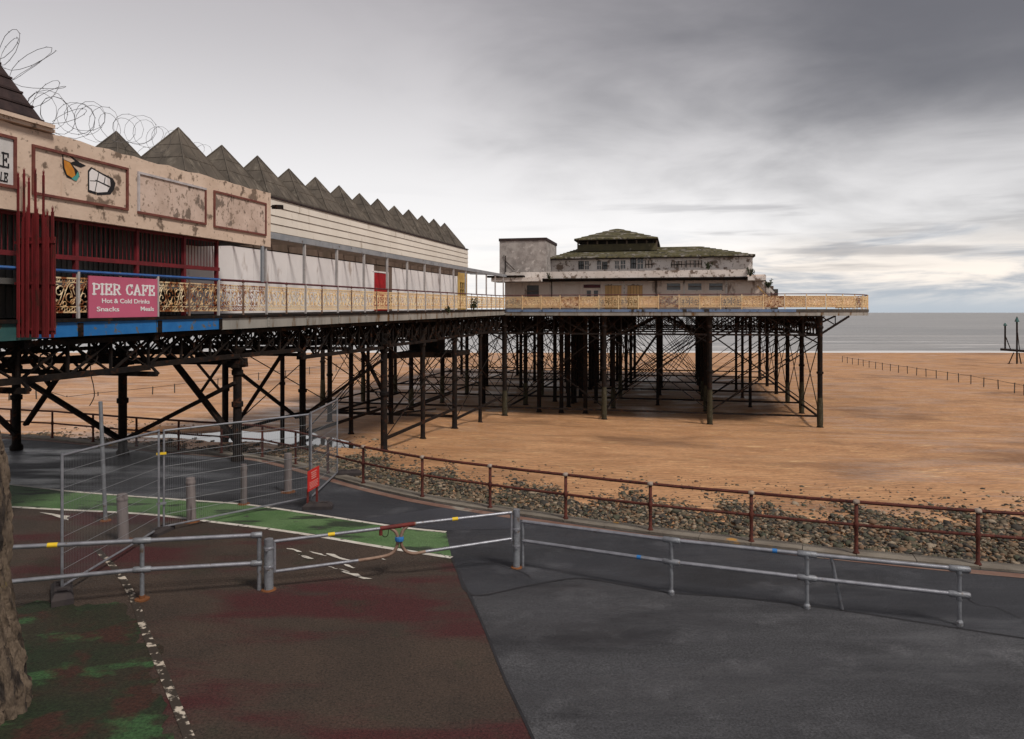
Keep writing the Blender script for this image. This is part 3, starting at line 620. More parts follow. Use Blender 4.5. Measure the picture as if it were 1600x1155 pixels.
# head columns on a grid
TX = [-14.9, -7.45, 0, 7.45, 14.9, 22.2]; TY = [.35+7.7*k for k in range(6)]
ghx = girder_mesh(7.45, -1.8, -.5, 6, .045); ghy = girder_mesh(7.7, -1.8, -.5, 6, .045)
def rods(L, axis, z0, z1, r=.022):
    out = []
    for a, b in ((0, L), (L, 0)):
        mb = MB(); mb.tube([(a, .06 if a else -.06, z0) if axis == 'x' else (.06 if a else -.06, a, z0), (b, .06 if a else -.06, z1) if axis == 'x' else (.06 if a else -.06, b, z1)], r, 5)
        me = bpy.data.meshes.new('tie_rod'); me.from_pydata(mb.v, [], mb.f); me.update(); me.materials.append(M['iron']); out.append(me)
    return out
rx = rods(7.45, 'x', -7.2, -1.7, .036); ry = rods(7.7, 'y', -7.2, -1.7, .034); rh_ = rods(3.72, 'x', -7.1, -1.75, .03)
rx2 = rods(7.45, 'x', -7.25, -7.6, .05)
mb = MB(); mb.bar((0, 0, -7.35), (7.45, 0, -7.35), .10, .13); lbx = bpy.data.meshes.new('low_beam'); lbx.from_pydata(mb.v, [], mb.f); lbx.materials.append(M['iron'])
mb = MB(); mb.bar((0, 0, -7.45), (0, 7.7, -7.45), .10, .13); lby = bpy.data.meshes.new('low_beam'); lby.from_pydata(mb.v, [], mb.f); lby.materials.append(M['iron'])
for i, x in enumerate(TX):
    for j, y in enumerate(TY):
        o = column(x, y, -.5, sandz(x, y), .17)
        if j < 3:
            zb_ = sandz(x, y); mb = MB(); mb.lathe((x, y, 0), [(.19, zb_+.1), (.21, zb_+.7), (.2, zb_+1.5+.3*math.sin(i*3+j)), (.175, zb_+2.2+.4*math.sin(i*5+j*2))], 10); mb.build('weed_band', 'algae', o, True)
        if j == 0 and i in (2, 3, 4): 
            pass
        if i+1 < len(TX):
            link('girder', ghx, pier, (x, y, 0), (0, 0, -PI/2)); link('low_beam', lbx, pier, (x, y, 0))
            if 1 <= i <= 3 and j >= 1:
                for q in rh_: link('tie_rod', q, pier, (x, y, 0)); link('tie_rod', q, pier, (x+3.72, y+3.85, 0))
            if True:
                for q in rx: link('tie_rod', q, pier, (x, y, 0))
        if j+1 < len(TY):
            link('girder', ghy, pier, (x, y, 0)); link('low_beam', lby, pier, (x, y, 0))
            for q in ry: link('tie_rod', q, pier, (x, y, 0))
# intermediate columns and raking struts of the front rows
for x in (3.6, 11.0, 18.6):
    for y in TY[1:4]: column(x, y+3.0, -.5, sandz(x, y+3.0), .13)
for x in (1.9, 3.7, 5.6): 
    for y in TY[:5]: column(x, y+3.85, -.5, sandz(x, y+3.85), .17)
for x in (-3.7, 3.7):
    for y in TY[1:5]: column(x, y, -.5, sandz(x, y), .17)
for x in TX[1:]:
    for y in TY[:5]:
        if x < 20: mb = MB(); mb.bar((x, y, -2.4), (x+3.4, y+.0, -.6), .07, .1); mb.build('knee_brace', 'iron', pier)
        mb = MB(); mb.bar((x, y, -2.4), (x-3.4, y+.0, -.6), .07, .1); mb.build('knee_brace', 'iron', pier)
# long rakers running seaward in the open right-hand bays
for j in range(4):
    mb = MB(); mb.bar((22.2, TY[j], -2.3), (14.9, TY[j]+.0, -7.2), .05, .08); mb.build('brace', 'iron', pier)
    mb = MB(); mb.bar((14.9, TY[j+1], -2.3), (7.45, TY[j+1], -7.2), .05, .08); mb.build('brace', 'iron', pier)
# cantilever bracket at the rounded corner
for y in (TY[0], TY[1], TY[2]):
    w = 2.1 if y < 1 else 2.5
    mb = MB(); mb.bar((22.2, y, -1.75), (22.2+w, y+(1.2 if y < 1 else 0), -.5), .09, .13); mb.build('bracket', 'iron', pier)
    mb = MB(); mb.bar((22.2+w*.52, y+(.6 if y < 1 else 0), -1.1), (22.2+w*.52, y+(.6 if y < 1 else 0), -.4), .06); mb.build('bracket', 'iron', pier)
    mb = MB(); mb.bar((22.25, y, -.5), (22.2+w*.52, y+(.6 if y < 1 else 0), -1.1), .06); mb.build('bracket', 'iron', pier)

# ------------------------------------------------------------------ pier railings
def panel_mesh(L, m, h0=.13, h1=.86):
    mb = MB(); y0, y1 = .03, L-.03
    mb.bar((0, y0, h0), (0, y1, h0), .03); mb.bar((0, y0, h1), (0, y1, h1), .035); mb.bar((0, y0, h0+.12), (0, y1, h0+.12), .022); mb.bar((0, y0, h1-.09), (0, y1, h1-.09), .02)
    n = 9
    for k in range(n):   # ring rows top and bottom
        c = y0+(k+.5)*(y1-y0)/n
        for zc, r in ((h0+.06, .045), (h1-.045, .033)):
            mb.tube([(0, c+r*math.cos(t), zc+r*math.sin(t)) for t in np.linspace(0, 2*PI, 7)], .011, 4, False)
    zc = (h0+.12+h1-.09)/2; hh = (h1-.09-h0-.12)/2
    for c0, sg in ((y0+(y1-y0)*.25, 1), (y0+(y1-y0)*.75, -1)):
        for ss in (1, -1):
            mb.tube([(0, c0+sg*ss*(.135+.15*math.cos(t))*1.0*(1 if True else 0)*(1-.0*t)-sg*ss*.0, zc+ss*.09+(.125-.016*t)*math.sin(t)) if False else
                     (0, c0+sg*ss*.13+(.15-.018*t)*math.cos(t*1.0), zc+ss*.05+(.15-.018*t)*math.sin(t)*ss) for t in np.linspace(0, 7.2, 22)], .014, 4)
        mb.tube([(0, c0-.27*sg+.54*sg*u, zc+hh*.9*math.sin(u*2*PI)) for u in np.linspace(0, 1, 12)], .013, 4)
        mb.tube([(0, c0-.27*sg+.54*sg*u, zc-hh*.9*math.cos(u*2*PI+.7)) for u in np.linspace(0, 1, 12)], .011, 4)
        for dy, dz in ((-.2, .16), (.2, .17), (-.2, -.17), (.2, -.16), (0, .2), (0, -.2)):
            mb.tube([(0, c0+dy+.05*math.cos(t), zc+dz+.05*math.sin(t)) for t in np.linspace(0, 2*PI, 7)], .012, 4, False)
    me = bpy.data.meshes.new('scroll_panel'); me.from_pydata(mb.v, [], mb.f); me.update(); me.materials.append(M[m]); return me
pm = {k: panel_mesh(1.25, k) for k in ('cream', 'rustcream')}
rl = pier_thing('neck_railing', 'cream scrollwork iron railing with posts along the landward pier deck', 'railing')
k = 0
for s in np.arange(0, 42.4, 1.25):
    main = abs((s/2.5)-round(s/2.5)) < .01
    zz = -SLP*s
    if main:
        mb = MB(); mb.bar((0.02, -s, -.12), (0.02, -s, 1.0), .055); mb.build('post', 'postwhite' if s > 0 else 'postwhite', rl, slope=True)
    else:
        mb = MB(); mb.bar((0.0, -s, -.06), (0.0, -s, .9), .045); mb.tube([(0, -s+.05*math.cos(t), .985+.05*math.sin(t)) for t in np.linspace(0, 2*PI, 9)], .018, 5, False); mb.build('stanchion', 'rustpipe', rl, slope=True)
    if 38.4 < s < 39: pass
    if s > .5: link('scroll_panel', pm['rustcream' if s > 33 else 'cream'], rl, (-.01, -s, zz))
mb = MB(); mb.tube([(0, -34.9, 1.0), (0, -.05, 1.0)], .033, 8); mb.build('top_rail', 'maroon', rl, True, slope=True)
mb = MB(); mb.tube([(0, -42.2, 1.0), (0, -34.92, 1.0)], .04, 8); mb.build('top_rail', 'rail_blue', rl, True, slope=True)

rh = pier_thing('head_railing', 'cream iron railing curving round the seaward end of the pier', 'railing')
path = [(0, 0), (HR, 0)]+arc[1:]+[(26.75, 20)]
acc = []; segs = []
tot = 0
pp = [Vector((x, y, 0)) for x, y in path]
posts = []; dist = 0; nxt = 0
for a, b in zip(pp[:-1], pp[1:]):
    L = (b-a).length
    while nxt <= dist+L: posts.append(a+(b-a)*((nxt-dist)/L)); nxt += 1.42
    dist += L
solid = set([1, 2, 3, 4, 13, 14, 15, 16, 17, 12])
for i in range(len(posts)-1):
    a, b = posts[i], posts[i+1]; L = (b-a).length; ang = math.atan2(b.y-a.y, b.x-a.x)-PI/2
    mb = MB(); mb.bar(a+Vector((0, 0, -.05)), a+Vector((0, 0, 1.05)), .06); mb.build('post', 'cream', rh)
    mb = MB(); mb.tube([a+Vector((0, 0, 1.04)), b+Vector((0, 0, 1.04))], .035, 6); mb.build('top_rail', 'maroon', rh, True)
    o = link('scroll_panel', pm['cream' if i % 5 != 3 else 'rustcream'], rh, a+Vector((0, 0, .02)), (0, 0, ang)); o.scale = (1, L/1.25, 1.02)
    if i in solid or (i < 18 and i % 3 == 1):
        d = (b-a).normalized(); nn = Vector((-d.y, d.x, 0))*.05
        mb = MB(); mb.bar(a+nn+d*.04+Vector((0, 0, .50)), b+nn-d*.04+Vector((0, 0, .50)), .02, .78); mb.build('infill_board', 'board_cream', rh)

# ------------------------------------------------------------------ pyramid-roofed arcade on the neck
arc_b = pier_thing('arcade_building', 'long pale arcade with a row of brown pyramid roofs on the pier neck', 'building')
WB = 2.5; SE = 1.15; SW_ = 52.0
mb = MB(); mb.box(-NW+.2, -WB-.12, -SW_, -SE-.05, 0, 4.38); mb.build('core_wall', 'dark', arc_b, slope=True)
# lower white boards
s = SE+.02; i = 0
while s < 34:
    L = 1.22
    mname = 'whitewall'
    c = s+L/2
    if 16.4 < c < 18.1: mname = 'brownboard'
    if not (13.2 < c < 14.5) and not (SE < c < SE+2.2):
        mb = MB(); mb.box(-WB-.11, -WB+.0, -s-L+.012, -s, 0, 2.36); mb.build('wall_board', mname, arc_b, slope=True)
    s += L; i += 1
def rectX(p0, p1, X0): 
    a = onX(*p0, X0); b = onX(*p1, X0); return min(a.y, b.y), max(a.y, b.y), min(a.z, b.z), max(a.z, b.z)
a = onX(583, 440, -WB).y; b = onX(605, 440, -WB).y
mb = MB(); mb.box(-WB-.11, -WB-.02, -14.6, -13.2, 0, 2.36); mb.build('wall_board', 'whitewall', arc_b, slope=True)
d = MB(); d.box(-WB-.015, -WB+.04, a, b, .02, 1.98); dr = d.build('door', 'reddoor', arc_b, slope=True); tag(dr, label='bright red boarded door')
mb = MB(); mb.box(-WB-.01, -WB+.06, a-.07, a-.005, .02, 2.06); mb.box(-WB-.01, -WB+.06, b+.005, b+.07, .02, 2.06); mb.box(-WB-.01, -WB+.06, a-.07, b+.07, 1.985, 2.06); mb.build('door_frame', 'whitewall', dr, slope=True)
mb = MB(); mb.box(-WB+.04, -WB+.07, b-.12, b-.05, .95, 1.1); mb.build('handle', 'iron', dr, slope=True)
# yellow corner bay with window
mb = MB(); mb.box(-WB-.11, -WB+.0, -SE-2.3, -SE, 0, .45); mb.box(-WB-.11, -WB+.0, -SE-2.3, -SE, 2.0, 3.12); mb.box(-WB-.11, -WB+.0, -SE-2.3, -SE-1.95, .45, 2.0); mb.box(-WB-.11, -WB, -SE-.25, -SE, .45, 2.0); mb.build('corner_wall', 'yellow', arc_b, slope=True)
mb = MB(); mb.box(-WB-.10, -WB-.07, -SE-1.95, -SE-.25, .45, 2.0); wn = mb.build('window', 'glass', arc_b, slope=True)
mb = MB()
for k in range(4): mb.box(-WB-.065, -WB+.02, -SE-1.95+k*.55, -SE-1.95+k*.55+.06, .45, 2.0)
for k in range(4): mb.box(-WB-.062, -WB+.015, -SE-1.95, -SE-.25, .45+k*.5, .45+k*.5+.05)
mb.build('frame', 'yellow', wn, slope=True)
# siding boards, four rows
for r in range(4):
    z0 = 3.1+r*.325; s = SE
    while s < 32.4:
        L = min(5.0, 32.4-s)
        mb = MB(); y0 = -s-L+.008; y1 = -s; t0, t1 = .075, .04
        mb.add([(-WB-.11, y0, z0), (-WB+t0, y0, z0), (-WB+t1, y0, z0+.312), (-WB-.11, y0, z0+.312), (-WB-.11, y1, z0), (-WB+t0, y1, z0), (-WB+t1, y1, z0+.312), (-WB-.11, y1, z0+.312)],
               [(0,1,2,3),(7,6,5,4),(0,4,5,1),(1,5,6,2),(2,6,7,3),(3,7,4,0)]); mb.build('siding_board', 'siding', arc_b, slope=True)
        s += L
mb = MB(); mb.box(-WB-.3, -WB+.1, -32.4, -SE+.03, 4.40, 4.46); mb.build('roof_trim', 'slate', arc_b, slope=True)
mb = MB(); mb.box(-NW+.1, -WB-.1, -SE-.05, -SE+.04, 0, 4.44); mb.build('end_wall', 'siding', arc_b, slope=True)
mb = MB(); mb.box(-WB-.1, -WB+.03, -32.4, -SE-2.4, 2.4, 2.9); mb.build('painted_soffit_shade', 'brownboard', arc_b, slope=True)  # dark brown strip stands in for the shade under the verandah
# pyramids: three rows of thirteen
B = 2.43; AP = 1.68
def pyr_mesh():
    mb = MB(); h = B/2*.99; n = 5
    vs = [(-h, -h, 0), (h, -h, 0), (h, h, 0), (-h, h, 0), (0, 0, AP)]
    mb.add(vs, [(0, 1, 4), (1, 2, 4), (2, 3, 4), (3, 0, 4), (3, 2, 1, 0)])
    for i in range(4):
        a = Vector(vs[i]); b = Vector((0, 0, AP)); mb.tube([a, b+Vector((0, 0, .015))], .03, 5)
    mb.box(-h, h, -h, h, -.08, 0)
    for i in range(4):
        a = Vector(vs[i]); b = Vector(vs[(i+1) % 4]); ap_ = Vector((0, 0, AP))
        for u in (.25, .5, .75):
            p = a.lerp(b, u); e = min(u, 1-u)*2*.96; q = p.lerp((a+b)/2+(ap_-(a+b)/2)*e+(p-(a+b)/2)*(1-1)*0, 1.0)
            foot = p; headp = (a.lerp(ap_, e) if u <= .5 else b.lerp(ap_, e)); mb.bar(foot, headp, .035, .022)
        for f in (.33, .62): mb.bar(a.lerp(ap_, f), b.lerp(ap_, f), .03, .02)
    me = bpy.data.meshes.new('pyramid_roof'); me.from_pydata(mb.v, [], mb.f); me.update(); me.materials.append(M['roofpyr']); return me
pym = pyr_mesh()
for r in range(2):
    for k in range(13):
        s = 2.62+k*2.425; o = link('pyramid_roof', pym, arc_b, (-3.78-r*2.46, -s, 4.47-SLP*s+.09)); o.rotation_euler = (.012*math.sin(k*3.1), .012*math.sin(k*5.3+r), (k*7 % 4)*PI/2); o.scale.z = 1+.025*math.sin(k*2.7+r)
mb = MB(); mb.box(-NW+.1, -WB-.12, -32.0, -SE-.1, 4.4, 4.47); mb.build('flat_roof', 'roofpyr', arc_b, slope=True)
# verandah: posts, edge beam, rafters and decking over the walk
mb = MB(); mb.bar((-.02, -32.6, 2.52), (-.02, .9, 2.52), .10, .2); mb.build('verandah_beam', 'beamgrey', arc_b, slope=True)
for s in np.arange(0, 33, 2.5):
    mb = MB(); mb.bar((-.03, -s, 1.0), (-.03, -s, 2.42), .085); mb.build('verandah_post', 'postwhite', arc_b, slope=True)
for s in np.arange(0.6, 32.5, 1.25):
    mb = MB(); mb.bar((-WB+.05, -s, 2.66), (-.06, -s, 2.56), .05, .11); mb.build('rafter', 'beamgrey' if s < 4 else 'brownboard', arc_b, slope=True)

# ------------------------------------------------------------------ cafe block at the shore end
cafe = pier_thing('cafe_block', 'peeling pink cafe frontage with moulded panels and red barred windows', 'building')
PX = .06; pe = onX(423, 300, PX).y
ptop, pbot = 3.83, 2.13
mb = MB(); n = 40; ys = np.linspace(-48, pe, n); ra = random.Random(5); tz = [ptop+ra.uniform(-.035, .02) for _ in ys]
vs = []
for y, z in zip(ys, tz): vs += [(PX-.16, y, pbot), (PX, y, pbot), (PX, y, z), (PX-.16, y, z)]
fs = []
for i in range(n-1):
    a = i*4; fs += [(a, a+4, a+5, a+1), (a+1, a+5, a+6, a+2), (a+2, a+6, a+7, a+3), (a+3, a+7, a+4, a)]
fs += [(0, 1, 2, 3), (n*4-1, n*4-2, n*4-3, n*4-4)]
mb.add(vs, fs); mb.build('parapet', 'plaster', cafe, slope=True)
mb = MB(); mb.box(PX-3.0, PX-.165, pe-.14, pe-.02, 2.55, 3.75); mb.build('return_wall', 'plaster', cafe, slope=True)
mb = MB(); mb.box(-WB-.0, PX-.17, -48, pe-.03, 3.5, 3.62); mb.build('flat_roof', 'roofpyr', cafe, slope=True)
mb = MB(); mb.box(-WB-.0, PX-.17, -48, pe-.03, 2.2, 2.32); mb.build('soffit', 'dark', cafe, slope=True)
def panel(c4, m, edges=(1, 1, 1, 1), fill=None, w=.055, em=None):
    P_ = [onX(*c, PX) for c in c4]; y0 = P_[0].y; y1 = P_[1].y
    zt = (P_[0].z+P_[1].z)/2; zb = (P_[2].z+P_[3].z)/2
    if fill:
        mb = MB(); mb.box(PX+.002, PX+.012, y0, y1, zb, zt); mb.build('panel_field', fill, cafe, slope=True)
    E = em or [m]*4
    for k, on in enumerate(edges):
        if not on: continue
        mb = MB()
        if k == 0: mb.box(PX+.003, PX+.045, y0, y1, zt-w, zt)
        if k == 1: mb.box(PX+.003, PX+.043, y1-w, y1, zb+w+.001, zt-w-.001)
        if k == 2: mb.box(PX+.003, PX+.045, y0, y1, zb, zb+w)
        if k == 3: mb.box(PX+.003, PX+.043, y0, y0+w, zb+w+.001, zt-w-.001)
        mb.build('moulding', E[k], cafe, slope=True)
    return y0, y1, zb, zt
p1 = panel([(49, 224), (199, 264), (199, 331), (49, 302)], 'moulding')
p2 = panel([(214, 268), (321, 294), (321, 353), (214, 332)], 'moulding', fill='plaster2', em=['whitemould', 'moulding', 'moulding', 'whitemould'])
p3 = panel([(333, 297), (415, 318), (415, 370), (333, 354)], 'moulding', fill='plaster2')
# timber cover strips on the panel fields
for px in (150, 96):
    l = onX(px, 280, PX); mb = MB(); mb.box(PX+.002, PX+.008, l.y-.012, l.y+.012, p1[2]+.06, p1[3]-.06); mb.build('cover_strip', 'plaster', cafe, slope=True)
for px in (269, 361):
    l = onX(px, 320, PX); q = p2 if px < 300 else p3; mb = MB(); mb.box(PX+.013, PX+.02, l.y-.012, l.y+.012, q[2]+.06, q[3]-.06); mb.build('cover_strip', 'plaster2', cafe, slope=True)
# remains of a painted mural
def flat(px, m, x0, name='mural_patch'):
    P_ = [onX(*c, PX) for c in px]; n = len(P_)
    mb = MB(); mb.add([(PX+x0, p.y, p.z) for p in P_]+[(PX+x0-.004, p.y, p.z) for p in P_], [tuple(range(n)), tuple(reversed(range(n, 2*n)))]+[(i, n+i, n+(i+1) % n, (i+1) % n) for i in range(n)])
    mb.build(name, m, cafe, slope=True)
flat([(96, 242), (106, 240), (124, 254), (134, 259), (126, 262), (112, 257), (122, 268), (124, 276), (116, 282), (104, 277), (98, 264)], 'black_paint', .008)
flat([(99, 250), (108, 254), (115, 265), (117, 274), (112, 278), (104, 273), (100, 262)], 'orange_paint', .013)
flat([(98, 243), (106, 243), (116, 252), (110, 254), (99, 249)], 'plaster', .013)
flat([(111, 279), (118, 274), (121, 268), (123, 275), (119, 283), (115, 282)], 'teal_paint', .014)
flat([(137, 267), (142, 261), (160, 271), (176, 279), (180, 287), (178, 296), (172, 304), (152, 305), (137, 300)], 'black_paint', .008)
flat([(139, 269), (143, 264), (160, 274), (171, 280), (172, 290), (167, 300), (152, 301), (139, 297)], 'whitewall', .013)
flat([(148, 282), (149, 281), (171, 291), (170, 293)], 'black_paint', .017)
flat([(153, 270), (154, 270.5), (148, 300), (147, 300)], 'black_paint', .017)
flat([(140, 283), (140, 282), (150, 282.5), (150, 283.5)], 'black_paint', .0172)
flat([(163, 277), (164, 277.5), (162, 289), (161, 288.5)], 'black_paint', .0172)
# left sign panel with lettering, cornice and turret roof
sg = panel([(-70, 193), (24, 213), (24, 295), (-70, 280)], 'moulding', fill='signboard', w=.06)
GL = {
 'P': ([[(0.16,0),(0.16,1)],[(.16,.96),(.46,.96),(.64,.88),(.68,.72),(.64,.57),(.46,.49),(.16,.49)],[(0,.04),(.36,.04)],[(0,.96),(.2,.96)]], .78),
 'I': ([[(0.17,0),(0.17,1)],[(0,.04),(.34,.04)],[(0,.96),(.34,.96)]], .40),
 'E': ([[(0.16,0),(0.16,1)],[(0,.96),(.66,.96)],[(0,.04),(.70,.04)],[(.16,.51),(.48,.51)],[(.65,.98),(.65,.74)],[(.69,.02),(.69,.28)],[(.47,.4),(.47,.62)]], .82),
 'R': ([[(0.16,0),(0.16,1)],[(.16,.96),(.46,.96),(.64,.88),(.68,.72),(.64,.58),(.46,.50),(.16,.50)],[(.42,.5),(.70,.05),(.86,.05)],[(0,.04),(.34,.04)],[(0,.96),(.2,.96)]], .90),
 'C': ([[(.72,.70),(.66,.84),(.54,.95),(.38,.96),(.2,.84),(.1,.5),(.2,.16),(.38,.04),(.56,.06),(.68,.16),(.74,.30)],[(.72,.98),(.72,.70)]], .84),
 'A': ([[(0.12,.03),(.43,.98)],[(.43,.98),(.76,.03)],[(.22,.36),(.64,.36)],[(0,.04),(.28,.04)],[(.6,.04),(.92,.04)]], .94),
 'F': ([[(0.16,0),(0.16,1)],[(0,.96),(.66,.96)],[(.16,.51),(.48,.51)],[(.65,.98),(.65,.72)],[(.47,.4),(.47,.62)],[(0,.04),(.36,.04)]], .76),
 'L': ([[(0.16,0),(0.16,1)],[(0.08,.06),(.62,.06)]], .70), ' ': ([], .42)}
def letters(txt, y0, z0, h, wd, x, m, parent, name='lettering', th=.15, thin=.10, gap=.06, slant=0):
    tot = sum(GL[c][1]+gap for c in txt)-gap; sc = wd/tot; y = y0; e = 0
    for ch in txt:
        mb = MB()
        for st in GL[ch][0]:
            for a, b in zip(st[:-1], st[1:]):
                A = Vector((x, y+(a[0]+slant*a[1])*sc, z0+a[1]*h)); Bq = Vector((x, y+(b[0]+slant*b[1])*sc, z0+b[1]*h)); d = (Bq-A).normalized()
                vert = abs(d.z) > .6; t = (th*sc if vert else thin*h)
                A -= d*t*.3; Bq += d*t*.3
                e += 1; off_ = .0004*(e % 5)
                nn = Vector((0, -d.z, d.y))*t/2
                vs = [A+nn, A-nn, Bq-nn, Bq+nn]
                mb.add([v+Vector((off_, 0, 0)) for v in vs]+[v-Vector((.004, 0, 0)) for v in vs], [(0, 1, 2, 3), (7, 6, 5, 4), (0, 4, 5, 1), (1, 5, 6, 2), (2, 6, 7, 3), (3, 7, 4, 0)])
        if mb.v: mb.build('letter', m, parent, slope=True)
        y += (GL[ch][1]+gap)*sc
a = onX(-4, 262, PX); b = onX(14, 262, PX); t = onX(8, 239, PX); bb = onX(8, 262, PX)
letters('RE', a.y-.12, bb.z, t.z-bb.z, b.y-a.y+.12, PX+.02, 'black_paint', cafe)
a = onX(0, 283, PX); b = onX(11, 283, PX); t = onX(6, 270, PX); bb = onX(6, 284, PX)
letters('LE', a.y-.02, bb.z, t.z-bb.z, b.y-a.y+.02, PX+.02, 'black_paint', cafe, th=.2, thin=.16, slant=.15)
cy = onX(80, 205, PX).y
mb = MB(); mb.box(PX-.1, PX+.10, -48, cy, ptop+.0, ptop+.07); mb.box(PX-.1, PX+.16, -48, cy-.06, ptop+.072, ptop+.15); mb.build('cornice', 'plaster', cafe, slope=True)
c0 = onX(54, 203, PX-.9)
mb = MB(); yb = c0.y; h = 3.3
mb.add([(PX-.4, yb, 3.9), (PX-3.6, yb, 3.9), (PX-3.6, yb-3.2, 3.9), (PX-.4, yb-3.2, 3.9), (PX-2.0, yb-1.6, 3.9+h)], [(0, 1, 4), (1, 2, 4), (2, 3, 4), (3, 0, 4), (3, 2, 1, 0)])
mb.build('turret_roof', 'slate', cafe, slope=True)
for k in range(12):
    f = k/12; z = 3.9+h*f; q = 1.6*(1-f)
    mb = MB(); mb.bar((PX-2+q+.01, yb-1.6-q, z+.02), (PX-2+q+.01, yb-1.6+q, z+.02), .03, .04); mb.build('slate_course', 'slate', cafe, slope=True)
mb = MB(); mb.box(PX-3.6, PX-.4, yb-3.2, yb, 3.62, 3.9); mb.build('turret_base', 'plaster', cafe, slope=True)
# red barred windows
GX = -.28
for px in (44, 118, 213, 287, 338):
    l = onX(px, 380, GX); mb = MB(); mb.bar((GX, l.y, 0), (GX, l.y, 2.2), .09); mb.build('window_post', 'red_frame', cafe, slope=True)
yL = -48; yR = onX(341, 400, GX).y
zs = onX(213, 411, GX).z
mb = MB(); mb.bar((GX, yL, zs), (GX, yR, zs), .1, .10); mb.build('window_sill', 'red_frame', cafe, slope=True)
mb = MB(); mb.bar((GX, yL, 2.12), (GX, yR, 2.12), .06, .08); mb.build('window_head', 'red_frame', cafe, slope=True)
y = yR-.12
while y > -42.3:
    mb = MB(); mb.tube([(GX, y, zs+.04), (GX, y, 2.1)], .011, 5); mb.build('window_bar', 'red_frame', cafe, slope=True); y -= .135
mb = MB(); mb.box(GX-.9, GX-.86, -48, onX(285, 400, GX-.9).y, 0, 2.2); mb.build('shutter', 'shutter', cafe, slope=True)
sh0 = onX(285, 400, GX-.9).y
for k in range(60):
    y = sh0-.1-k*.16
    if y < -42.5: break
    mb = MB(); mb.box(GX-.86, GX-.83, y-.05, y, .0, 2.2); mb.build('shutter_rib', 'shutter', cafe, slope=True)
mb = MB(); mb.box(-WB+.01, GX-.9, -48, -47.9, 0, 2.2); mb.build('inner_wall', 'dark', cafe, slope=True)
mb = MB(); mb.box(GX-.9, GX-.02, -48, yR, zs-.62, zs-.5); mb.build('counter', 'shutter', cafe, slope=True)
mb = MB(); mb.box(.0, .06, pe-.5, pe-.38, 1.0, 2.14); mb.build('end_post', 'beamgrey', cafe, slope=True)
l = onX(430, 316, PX+.3)
fl = pier_thing('floodlight', 'small black floodlight on a bracket at the end of the pink parapet', 'floodlight')
mb = MB(); mb.bar((PX-.02, pe+.004, 3.42), (PX+.02, pe+.28, 3.46), .03); mb.build('bracket', 'iron', fl, slope=True)
mb = MB(); mb.bar((PX, pe+.2, 3.44), (PX+.06, pe+.52, 3.47), .2, .13); mb.build('lamp_head', 'iron', fl, slope=True)

# PIER CAFE sign hung on the railing
sgn = pier_thing('cafe_sign', 'pink sign reading PIER CAFE hung on the rusted railing', 'sign')
SX = .11
a = onX(139, 435, SX); b = onX(246, 440, SX); y0, y1 = a.y, b.y
zt = (onX(139, 430, SX).z+onX(246, 437, SX).z)/2; zb = (onX(139, 496, SX).z+onX(246, 496, SX).z)/2
mb = MB(); mb.box(SX-.03, SX, y0, y1, zb, zt); mb.build('board', 'pink_sign', sgn, slope=True)
H = zt-zb; WD = y1-y0
letters('PIER CAFE', y0+WD*.045, zb+H*.56, H*.26, WD*.915, SX+.004, 'white_paint', sgn, th=.19, thin=.12, gap=.05)
def text(txt, y0, z0, size, x, m, parent, wd=None):
    cu = bpy.data.curves.new('lettering', 'FONT'); cu.body = txt; cu.size = size; cu.offset = size*.018; cu.extrude = .002
    tmp = bpy.data.objects.new('tmp', cu); COL.objects.link(tmp); bpy.context.view_layer.update()
    me = bpy.data.meshes.new_from_object(tmp.evaluated_get(bpy.context.evaluated_depsgraph_get())); bpy.data.objects.remove(tmp)
    xs_ = [v.co.x for v in me.vertices]; k = 1 if wd is None else wd/(max(xs_)-min(xs_)); x0 = min(xs_)
    for v in me.vertices: v.co = (x+v.co.z, y0+(v.co.x-x0)*k, z0+v.co.y+SLP*y0)
    me.materials.clear(); me.materials.append(M[m]); o = link('lettering', me, parent); return o
text('Hot & Cold Drinks', y0+WD*.17, zb+H*.36, H*.155, SX+.004, 'white_paint', sgn, WD*.70)
text('Snacks', y0+WD*.10, zb+H*.16, H*.155, SX+.004, 'white_paint', sgn, WD*.31)
text('Meals', y0+WD*.73, zb+H*.16, H*.155, SX+.004, 'white_paint', sgn, WD*.21)
for q in (.2, .8):
    mb = MB(); mb.bar((SX-.02, y0+WD*q, zt-.02), (0, y0+WD*q, 1.0), .02); mb.build('hanger', 'iron', sgn, slope=True)

# red anti-climb fan of spiked pales
fan = pier_thing('spiked_fan', 'dark red steel fan of spiked pales guarding the pier side', 'barrier')
fs_ = onX(25, 400, .05).y
def pale(X, z0, z1, w=.05):
    mb = MB(); yy = fs_+.035*math.sin(X*31); mb.bar((X, yy, z0), (X, yy, z1), w, .02, up=(0, 1, 0))
    for dx in (-.03, 0, .03): mb.add([(X-.012, yy-.008, z1), (X+.012, yy-.008, z1), (X+.012, yy+.008, z1), (X-.012, yy+.008, z1), (X+dx, yy, z1+.11+(.03 if dx == 0 else 0))], [(0, 1, 4), (1, 2, 4), (2, 3, 4), (3, 0, 4), (3, 2, 1, 0)])
    return mb.build('pale', 'red_steel', fan, slope=True)
for k in range(12):
    X = .06+.074*k; pale(X, -.36, 1.98+.12*math.sin(k*1.9)+(.0 if k % 3 else .12), .06)
for k in range(5):
    X = .10+.14*k-.02*(k % 2); pale(X, 1.6, 2.78+.1*math.sin(k*2.3), .045)
mb = MB(); mb.box(.03, .93, fs_+.045, fs_+.055, -.30, 1.6); mb.build('back_plate', 'redlatch', fan, slope=True)
